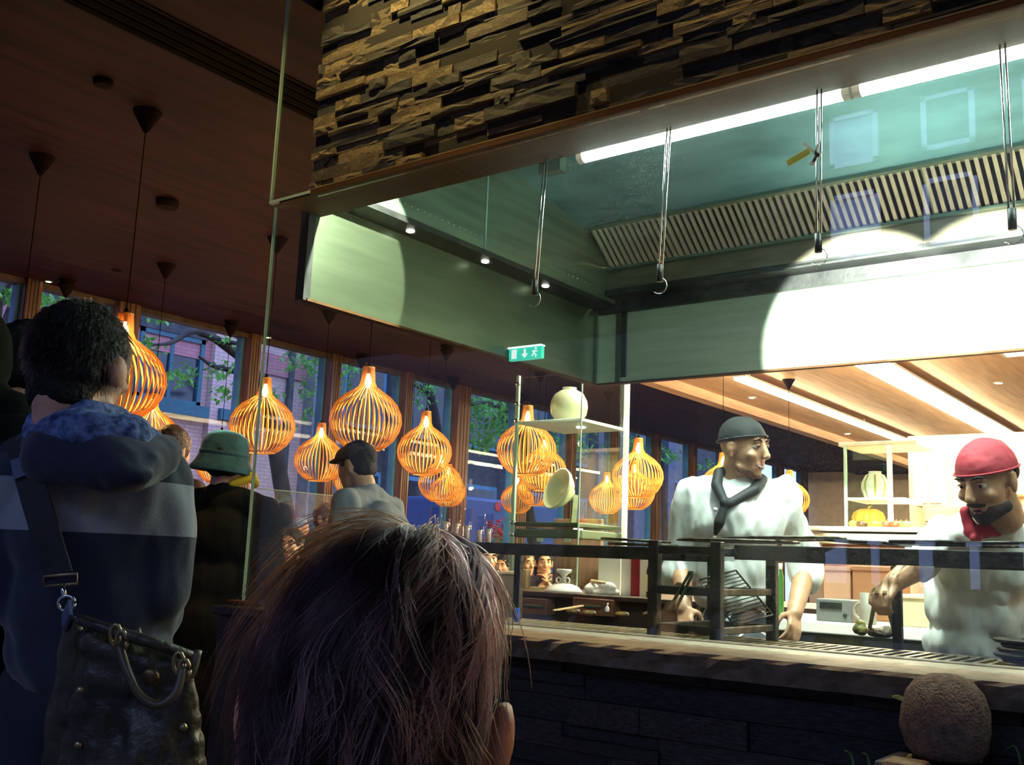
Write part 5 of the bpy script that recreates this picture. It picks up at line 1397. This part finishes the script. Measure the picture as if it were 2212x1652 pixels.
blob('hoodie', [EL(ch3, (.180, .135, .17), f3), EL(be3, (.170, .13, .18), f3), EL(J(190, 1400, D3 + .03), (.168, .13, .10), f3), K(s3L, .075, nb3 - UP * .03, .085), K(s3R, .075, nb3 - UP * .03, .085), K(s3L, .082, e3L, .066), K(e3L, .066, J(130, 1345, D3 + .36), .05), K(s3R, .086, e3R, .066), K(e3R, .066, J(322, 1372, D3 + .14), .048), K(nb3 - UP * .05, .10, nb3, .085)], .010, M_hood, m3, 6, .022, 6, (1.3, 1.3, .55))
M_navy = mat('navy_hood_cloth', (.016, .022, .05), .9, var=.2, sheen=.2)
hd = blob('hood', [K(J(78, 965, D3 + .02), .042, J(120, 985, D3 - .12), .055), K(J(120, 985, D3 - .12), .055, J(265, 1010, D3 - .14), .058), K(J(265, 1010, D3 - .14), .058, J(345, 985, D3 - .02), .042), EL(J(255, 1025, D3 - .15), (.075, .04, .035), f3), EL(J(215, 985, D3 - .10), (.13, .06, .045), f3)], .009, M_navy, m3, 4, .012, 10)
M_lin = mat('mottled_blue_lining', (.16, .24, .50), .95, col2=(.015, .025, .08), scale=60, detail=8, bump=.3, bscale=90)
blob('hood_lining', [K(J(98, 915, D3 + .05), .028, J(108, 912, D3 - .05), .038), K(J(108, 912, D3 - .05), .038, J(105, 935, D3 - .07), .044), K(J(105, 935, D3 - .07), .044, J(180, 935, D3 - .13), .046), K(J(180, 935, D3 - .13), .046, J(280, 945, D3 - .10), .046), K(J(280, 945, D3 - .10), .046, J(325, 965, D3), .034), K(J(120, 900, D3 + .02), .03, J(190, 895, D3 - .08), .032), K(J(190, 895, D3 - .08), .032, J(250, 905, D3), .03)], .008, M_lin, m3, 4, .008, 18)
tq, _ = legs(pel3, 0, f3, .09, .10); blob('trousers', tq + [EL(pel3, (.158, .118, .16), f3), EL(pel3 + UP * .08, (.156, .116, .12), f3)], .015, mat('dark_denim', (.015, .02, .035), .85), m3, 2); shoes(m3, sh3)

# ------------------------------------------------------------------ his shoulder bag
M_bag = mat('waxed_olive_leather', (.040, .034, .022), .42, var=.35, scale=9, bump=.25, bscale=50)
M_strap = mat('black_webbing', (.022, .022, .030), .8, var=.2, bump=.3, bscale=300)
M_brass = mat('old_brass', (.42, .33, .18), .35, metal=.9)
DB = 1.74
bg_ = thing('shoulder_bag', 'dark olive leather shoulder bag with two tube handles on the back of the hooded man', 'bag', J(290, 1700, DB))
prm = []
for t in [0, .2, .4, .6, .8, 1.]:
    x0, y0 = 208 + (376 - 208) * t, 1372 + 66 * t
    prm.append(K(J(x0, y0 + 16, DB + .02), .034, J(x0 + (12 - 34 * t), 1640 + 30 * (1 - t), DB), .060))
    if t < 1:
        x1, y1 = 208 + (376 - 208) * (t + .2), 1372 + 66 * (t + .2)
        for v in (0, .25, .5, .75, 1):
            prm.append(K(J(x0, y0 + 16 + (1640 - y0) * v, DB + .01), .034 + .026 * v, J(x1, y1 + 16 + (1640 - y1) * v, DB + .01), .034 + .026 * v))
blob('body', prm, .008, M_bag, bg_, 3, .016, 11, (1.6, 1.6, .6))
MB().tube(spline([J(172, 1338, DB - .02), J(230, 1358, DB - .045), J(330, 1388, DB - .045), J(412, 1418, DB - .02)], 5), .010, 8).build('zip_edge', M_bag, bg_, True)
blob('flap_end', [K(J(158, 1345, DB + .01), .018, J(158, 1480, DB + .02), .035), K(J(158, 1480, DB + .02), .035, J(150, 1640, DB + .03), .045)], .009, M_bag, bg_, 3, .012, 10)
for i, off in enumerate((0, .05)):
    pts = [J(256, 1392, DB - .055 - off * .3), J(275, 1450, DB - .075), J(305, 1505, DB - .085), J(345, 1522, DB - .085), J(380, 1495, DB - .075), J(396, 1440, DB - .055)]
    if i: pts = [p + Vector((0, 0, .02)) + CFH * .075 for p in pts]
    MB().tube(spline(pts, 5), .0075, 8).build('handle', mat('handle_leather', (.07, .055, .032), .4, var=.2), bg_, True)
for px, py in ((250, 1372), (262, 1385), (386, 1432), (398, 1447)):
    c = J(px, py, DB - .055)
    MB().tube([c + CR * .009 * math.cos(t) + CU * .018 * math.sin(t) for t in [k * .524 for k in range(13)]], .0035, 6).build('ring', M_brass, bg_, True)
MB().lathe([(.002, .006), (.013, .005), (.015, 0)], J(325, 1462, DB - .062), 18, (-CF).to_track_quat('Z', 'Y').to_matrix()).build('snap_button', mat('dark_brass', (.14, .10, .05), .4, metal=.8), bg_, True)
for px, py, s_ in ((174, 1490, .006), (170, 1608, .006), (396, 1570, .006)):
    MB().lathe([(.001, .006), (s_, .004), (s_ * 1.2, 0)], J(px, py, DB - .05), 10, (-CF).to_track_quat('Z', 'Y').to_matrix()).build('rivet', M_brass, bg_, True)
sp = spline([J(30, 945, D3 + .02), J(46, 958, D3 - .07), J(58, 1010, D3 - .13), J(82, 1095, D3 - .155), J(108, 1180, D3 - .16), J(128, 1245, D3 - .17)], 5)
ribbon(sp, .052, .005, [(-CF + UP * (.8 - .04 * i) * (1 if i < 10 else .3)) for i in range(len(sp))]).build('strap', M_strap, bg_)
ribbon([J(52, 985, D3 - .13), J(60, 1025, D3 - .145)], .050, .004, -CF + UP * .3).build('strap_patch', mat('blue_grey_pad', (.10, .12, .22), .8), bg_)
c = J(131, 1252, D3 - .175)
MB().tube([c + CR * .03 * sx + CU * .011 * sy for sx, sy in ((-1, -1), (1, -.6), (1, 1), (-1, .6), (-1, -1))], .003, 6).build('slide_buckle', M_brass, bg_, True)
MB().tube([J(135, 1262, D3 - .18), J(140, 1290, D3 - .19)], .005, 8).build('swivel_hook', M_chrome, bg_, True)
c = J(144, 1303, D3 - .2)
MB().tube([c + CR * .015 * math.cos(t) + CU * .014 * math.sin(t) for t in [k * .524 for k in range(13)]], .003, 6).build('strap_ring', M_chrome, bg_, True)
ribbon([J(144, 1312, D3 - .21), J(146, 1345, DB - .01)], .030, .006, -CF).build('strap_tab', mat('blue_leather_tab', (.05, .07, .16), .4), bg_)

# ------------------------------------------------------------------ generic standing or seated guests
def guest(name, label, hx, hy, d, k, head, pitch, coat, skin_m, hair, floor=0., sit=False, width=.19, lean=0., group=None, arms=None, face=False, hairkeep=None, coatlen=.12, trous=None, hairp=None):
    hc_ = J(hx, hy, d); hf = hdir(head, pitch); H = Head(hc_, hf, k); f = hdir(head) if not isinstance(lean, tuple) else hdir(lean[1]); ln = lean[0] if isinstance(lean, tuple) else lean
    r_ = Vector((hc_.x, hc_.y, floor)) - f * ln * .9; t = thing(name, label, 'person', r_, group)
    rt = f.cross(UP); nb = H.p(0, -.035, -.12) - UP * .01
    hgt = hc_.z - floor
    ch_ = nb - UP * .22 * k - f * ln * .35; be_ = nb - UP * .42 * k - f * ln * .7; pe_ = nb - UP * .60 * k - f * ln * .9
    S = [nb - UP * .075 * k + rt * s_ * width * k - f * ln * .1 for s_ in (-1, 1)]
    if arms: E_, W_ = arms(nb, rt, f, S)
    else:
        E_ = [S[i] - UP * .28 * k + rt * s_ * .05 for i, s_ in enumerate((-1, 1))]; W_ = [E_[i] - UP * .22 * k + f * .10 for i in range(2)]
    if sit:
        lgq = []; shq = []
        for s_ in (-1, 1):
            hp = pe_ + rt * s_ * .09; kn = hp + f * .42 + UP * .02; an = Vector((kn.x, kn.y, floor + .08)); lgq += [K(hp, .08, kn, .06), K(kn, .058, an, .042)]; shq.append((an, f))
    else: lgq, shq = legs(pe_, floor, f, .09, .085)
    body = H.skull(face=face) + [K(nb, .058 * k, H.p(0, -.03, -.08), .057 * k), EL(ch_, (.15 * k, .10 * k, .16 * k), f), EL(be_, (.13 * k, .1 * k, .16 * k), f), EL(pe_, (.14 * k, .1 * k, .12 * k), f)] + lgq
    for i in range(2): body += [K(S[i], .052 * k, E_[i], .042 * k), K(E_[i], .042 * k, W_[i], .03 * k)] + hand(W_[i], (W_[i] - E_[i]) if not arms else (W_[i] - E_[i]) + UP * .05, rt * (1 if i == 0 else -1), .95 * k, .45, 1 if i else -1)
    blob('body', body, .009 if face else .011, skin_m, t, 3)
    if face: H.features(t, smile=False)
    cp = [EL(ch_, (width * k, .13 * k, .17 * k), f), EL(be_, (width * .95 * k, .13 * k, .18 * k), f), EL(pe_, (width * .95 * k, .135 * k, coatlen * k), f), K(S[0], .066 * k, nb - UP * .03 * k, .07 * k), K(S[1], .066 * k, nb - UP * .03 * k, .07 * k), K(nb - UP * .06 * k, .085 * k, nb - UP * .01, .07 * k)]
    for i in range(2): cp += [K(S[i], .074 * k, E_[i], .064 * k)] + ([K(E_[i], .066 * k, W_[i] - (W_[i] - E_[i]) * .12, .05 * k)] if not arms else [])
    if coatlen > .3: cp += [K(pe_, .17 * k, pe_ - UP * .45, .19 * k)]
    blob('coat', cp, .013, coat, t, 6, .016, 6, (1.3, 1.3, .6))
    blob('hair', hairp(H) if hairp else [H.e(0, -.02, .034, .083, .099, .096), H.e(0, -.045, -.015, .074, .062, .06)], .009, hair, t, 2, .006, 25, cut=hairkeep(H) if hairkeep else [(H.p(0, .055, .03), H.M @ Vector((0, 1, -.35)))])
    blob('trousers', [p_ if p_[0] == 'e' else ('k', p_[1], p_[2] * 1.15, p_[3], p_[4] * 1.2) for p_ in lgq], .016, trous or mat('dark_denim', (.015, .02, .035), .85), t, 2)
    shoes(t, shq)
    if sit:
        zs_ = pe_.z - .115 * k; st = thing('stool', 'dark dining stool under the ' + sit, 'stool', (pe_.x, pe_.y, floor), 'dining stools')
        MB().lathe([(.02, zs_ - .05), (.16, zs_ - .05), (.17, zs_ - .03), (.165, zs_), (.02, zs_ + .002)], (pe_.x, pe_.y, 0), 20).build('seat', M_dark, st, True)
        for q_ in range(4):
            a_ = q_ * math.pi / 2 + .6; c_, s_ = math.cos(a_), math.sin(a_)
            MB().tube([(pe_.x + c_ * .11, pe_.y + s_ * .11, zs_ - .05), (pe_.x + c_ * .15, pe_.y + s_ * .15, floor)], .015, 6).build('leg', M_dark, st, True)
    return t, H, nb, f


M_blackc = mat('black_wool_coat', (.010, .0095, .008), .9, var=.2, spec=.1, bump=.15, bscale=160)
M_dkj = mat('dark_green_black_jacket', (.008, .009, .007), .9, var=.2, spec=.06)
# person in the teal bucket hat
t, H, nb, f = guest('person', 'person in black coat and teal bucket hat seen from behind', 490, 1002, 4.7, 1.0, 6, 0, M_blackc, SK3, M_hairb, width=.215, coatlen=.4)
M_teal2 = mat('teal_felt', (.016, .075, .085), .9, var=.25, scale=16, bump=.2)
Mh = frame(hdir(6, 0)); Mh = Matrix.Rotation(math.radians(5), 3, CFH) @ Mh
hc_ = J(484, 985, 4.7)
MB().lathe([(.150, -.075), (.152, -.072), (.128, -.035), (.112, .0), (.108, .045), (.095, .088), (.06, .112), (.004, .120)], hc_, 32, Mh).build('hat', M_teal2, t, True)
MB().lathe([(.1115, .0), (.1135, .004), (.1135, .016), (.1105, .02)], hc_, 32, Mh, False).build('hat_band', mat('teal_felt_dark', (.02, .07, .075), .9), t, True)
blob('scarf', [K(J(545, 1028, 4.66), .022, J(552, 1045, 4.7), .02), K(J(500, 1046, 4.62), .02, J(545, 1030, 4.66), .022)], .008, mat('yellow_scarf', (.70, .42, .02), .8), t, 2)
# woman with brown hair between the two
t, H, nb, f = guest('person', 'woman with brown hair and rust jacket between the hooded man and the bucket hat', 372, 978, 5.5, 1.12, 30, -4, mat('rust_jacket', (.05, .012, .009), .8), SK3, M_hairbr,
                    hairp=lambda H: [H.e(0, -.02, .036, .090, .106, .100), H.e(0, -.05, -.06, .082, .06, .11), H.e(.05, -.01, -.08, .035, .05, .11), H.e(-.05, -.01, -.08, .035, .05, .11)], hairkeep=lambda H: [(H.p(0, .075, .03), H.M @ Vector((0, 1, -.2)))])
# dark head behind the hooded man, and the coat at the left picture edge
guest('person', 'dark haired person in a dark jacket half hidden behind the hooded man', 72, 800, 2.75, 1.05, 20, -3, M_dkj, SK1, M_hairb)
t, H, nb, f = guest('person', 'person in a dark hooded coat cut off by the left picture edge', -62, 775, 2.35, 1.0, 10, 0, M_dkj, SK1, M_hairb, width=.17)
c = J(28, 905, 2.30)
blob('coat_hood', [EL(H.c - f * .03, (.105, .10, .13), f), EL(c, (.062, .06, .066), f), EL(c + CRH * -.07 + UP * .01, (.09, .075, .075), f)], .01, M_dkj, t, 3, .008, 12)
# man walking past, leaning forward
t, H, nb, f = guest('person', 'man in flat cap and grey shirt walking past the pendant lamps', 768, 1008, 5.0, 1.0, -68, -14, mat('grey_blue_shirt', (.16, .18, .21), .85, var=.12), SK1, M_hairb, width=.18, lean=(.28, -60))
blob('flat_cap', [H.e(0, -.008, .055, .088, .105, .062), H.e(0, .085, .045, .06, .055, .014)], .008, mat('brown_cap_cloth', (.035, .02, .014), .85), t, 2, .003, 20, cut=[(H.p(0, 0, .035), H.M @ Vector((0, .1, -1)))])

# diners beyond the kitchen
def clasp(nb, rt, f, S):
    m = nb + f * .16 + UP * .02
    return [S[i] + f * .22 - UP * .26 + rt * s_ * .02 for i, s_ in enumerate((-1, 1))], [m - UP * .09 + rt * s_ * .03 for s_ in (-1, 1)]


t1, H, nb, f = guest('person', 'seated woman resting her chin on clasped hands behind the counter', 1175, 1216, 9.2, .98, 172, -2, mat('plum_top', (.05, .03, .05), .8), SK1, M_hairb, sit='woman with clasped hands', arms=clasp, face=True,
                     hairp=lambda H: [H.e(0, -.02, .034, .086, .10, .098), H.e(0, -.05, -.06, .085, .05, .12)], hairkeep=lambda H: [(H.p(0, .05, .03), H.M @ Vector((0, 1, -.35)))])
guest('person', 'seated diner in maroon left of the woman with clasped hands', 1138, 1218, 10.6, 1.02, 150, -2, mat('maroon_top', (.16, .03, .03), .8), SK1, M_hairbr, sit='diner in maroon', face=True)
guest('person', 'seated diner with warm lit face left of the low black cabinet', 1052, 1208, 7.9, .95, 160, 0, mat('brown_top', (.10, .04, .02), .8), SK1, M_hairb, sit='warm lit diner by the black cabinet', face=True)
guest('person', 'seated diner in bright blue shirt above the low black cabinet', 1086, 1222, 11.2, 1.05, 200, -8, mat('bright_blue_shirt', (.05, .14, .55), .8), SK1, M_hairb, sit='diner in bright blue shirt', face=True)
guest('person', 'woman with orange lit face between the bucket hat and the dark hair in front', 628, 1180, 7.0, 1.0, 188, 0, mat('dark_knit', (.03, .02, .03), .8), SK1, M_hairb, sit='woman with orange lit face', face=True)
guest('person', 'passer by in pale blue hooded top outside the window', 652, 1140, 12.5, 1., 100, 0, mat('pale_blue_hoodie', (.16, .26, .52), .85), SK3, mat('pale_blue_hoodie', (.16, .26, .52), .85), floor=-.12)
guest('person', 'seated man with brown hair just left of the walking man', 706, 1122, 7.6, 1.0, 120, -4, M_dkj, SK1, M_hairbr, sit='brown haired man left of the walking man', face=True)
# their table
P1 = J(1175, 1216, 9.2)
tb = thing('dining_table', 'brown dining table in front of the woman with clasped hands', 'table', (P1.x, P1.y - .6, 0))
zt = at(1150, 1273, D=8.6).z
MB().bbox((P1.x - .35, P1.y - .80, zt - .04), (P1.x + .9, P1.y - .26, zt), .008).build('tabletop', mat('warm_table_wood', (.36, .16, .06), .45, var=.2, stretch=(.5, 3, 3)), tb)
for sx in (-.28, .8):
    for sy in (-.74, -.32): MB().box((P1.x + sx - .03, P1.y + sy - .03, 0), (P1.x + sx + .03, P1.y + sy + .03, zt - .04)).build('leg', M_dark, tb)

# ------------------------------------------------------------------ woman in the foreground
D7 = .84
hc7 = J(806, 1590, D7)
wm = thing('person', 'woman with tousled dark purple brown hair in the foreground seen from behind', 'person', (hc7.x, hc7.y, 0))
f7 = hdir(4, -6)
H7 = Head(hc7 + UP * .004, f7, .93, 3)
nb7 = H7.p(0, -.04, -.13); f7h = hdir(4)
rt7 = f7h.cross(UP)
S7 = [nb7 - UP * .07 + rt7 * s_ * .16 for s_ in (-1, 1)]
pe7 = nb7 - UP * .56; lg7, sh7 = legs(pe7, 0, f7h, .085, .08)
E7 = [S7[i] - UP * .26 + rt7 * s_ * .05 for i, s_ in enumerate((-1, 1))]; W7 = [E7[i] - UP * .2 + f7h * .08 for i in range(2)]
bq = H7.skull() + [K(nb7, .052, H7.p(0, -.03, -.08), .054), EL(nb7 - UP * .2, (.13, .09, .15), f7h), EL(nb7 - UP * .4, (.12, .09, .15), f7h), EL(pe7, (.14, .1, .12), f7h)] + lg7
for i in range(2): bq += [K(S7[i], .045, E7[i], .038), K(E7[i], .038, W7[i], .027)] + hand(W7[i], W7[i] - E7[i], rt7 * (1 - 2 * i), .9, .4, 1 if i else -1)
# the ears show through the hair
for d in (-1, 1): bq += [H7.e(d * .114, -.004, .006, .012, .020, .034), H7.e(d * .110, .0, -.026, .011, .014, .016), H7.e(d * .094, .004, -.005, .022, .016, .022), H7.kk((d * .118, -.018, .022), .006, (d * .117, .006, .034), .005)]
blob('body', bq, .006, skin('backlit_skin', (.62, .24, .13)), wm, 3)  # reddened so light glowing through the ears is in the skin colour
blob('top', [EL(nb7 - UP * .2, (.17, .115, .15), f7h), EL(nb7 - UP * .4, (.155, .11, .17), f7h), EL(pe7, (.165, .125, .14), f7h), K(S7[0], .06, S7[1], .06), K(S7[0], .062, E7[0], .052), K(S7[1], .062, E7[1], .052), K(E7[0], .05, W7[0], .04), K(E7[1], .05, W7[1], .04)], .012, M_blackc, wm, 3, .01, 7)
tq, _ = legs(pe7, 0, f7h, .085, .09); blob('trousers', tq, .016, mat('dark_denim', (.015, .02, .035), .85), wm, 2); shoes(wm, sh7)
M_scalp = mat('dark_hair_mass', (.006, .004, .004), .7, var=.4, scale=40, stretch=(3, 3, .6), bump=.5, bscale=80)
blob('hair', [H7.e(0, -.022, .055, .084, .104, .118), H7.e(0, -.055, -.03, .078, .060, .10), H7.e(.04, -.04, .05, .055, .08, .10), H7.e(-.042, -.04, .05, .053, .08, .10), H7.e(0, -.05, -.12, .075, .045, .09)], .006, M_scalp, wm, 3, .008, 22, (2, 2, .6), cut=[(H7.p(0, .065, .05), H7.M @ Vector((0, 1, -.25)))])


def woman_hair(n, seed, rad, lift, m, name, lmin=.6, lmax=1.15):
    """long layered strands combed from the crown over an ellipsoidal head, in tousled locks"""
    rr = random.Random(seed); P = []; Rr = []
    a, b, h = .085, .106, .122; cy, cz = -.024, .055; NL = 150
    locks = [(rr.uniform(-math.pi, math.pi), rr.betavariate(1.3, 1.6) * 1.9 + .05, rr.uniform(-.55, .55), rr.uniform(.0, 1.), rr.uniform(lmin, lmax), rr.uniform(.35, 1.)) for _ in range(NL)]
    while len(P) < n:
        ph, th, sw, lf, ln, wv = locks[rr.randrange(NL)]
        ph += rr.gauss(0, .055); th = max(.02, th + rr.gauss(0, .04)); pts = []; N = 11; ok = True
        L = ln * rr.uniform(.75, 1.1); ph0 = ph; w0 = rr.uniform(0, 6.28); off = lift * (.25 + lf) + abs(rr.gauss(0, .0035))
        for i in range(N):
            t = i / (N - 1); th_i = th + L * t * 1.35; ph_i = ph0 + sw * t * t * 1.1 + .13 * wv * math.sin(w0 * .06 + t * (4 + 3 * wv) + lf * 9) + rr.gauss(0, .006)
            o_ = off * math.sin(min(t * 2.2, 1.57)) + .012 * lift / .012 * t * t * lf
            if th_i < 1.65:
                x = (a + o_) * math.sin(th_i) * math.sin(ph_i) + .02 * max(math.cos(th_i), 0); y = cy - (b + o_) * math.sin(th_i) * math.cos(ph_i); z = cz + (h + o_) * math.cos(th_i)
            else:
                e = th_i - 1.65; q = 1 - .16 * min(e, 1.2) + .10 * lf * e
                x = (a + o_) * math.sin(ph_i) * q; y = cy - (b + o_) * math.cos(ph_i) * q; z = cz + (h + o_) * math.cos(1.65) - e * .125
            pts.append((x, y, z))
        if any((q[0] > .084 or q[0] < -.079) and q[2] < .034 and q[1] > -.055 for q in pts): continue
        if pts[-1][1] > .075 or pts[0][1] > .085 or (abs(pts[-1][0]) > .075 and pts[-1][1] > .0 and pts[-1][2] < .03): continue
        P.append([H7.p(*q) for q in pts]); r_ = rad * rr.uniform(.6, 1.3); Rr.append([r_ * (1, 1, 1, 1, 1, 1, .95, .9, .8, .6, .25)[i] for i in range(N)])
    return strands(name, P, Rr, m, wm)


woman_hair(13000, 1, .00048, .010, hairmat('dark_purple_hair', (.016, .008, .011), .30), 'hair_strands')
woman_hair(1800, 2, .00046, .014, hairmat('brown_lit_hair', (.12, .045, .055), .24, ior=1.5), 'lit_hair_strands')  # lighter strands put the light on the crown into hair colour
woman_hair(500, 3, .00028, .026, hairmat('flyaway_hair', (.008, .004, .003), .3), 'flyaway_strands', .7, 1.25)
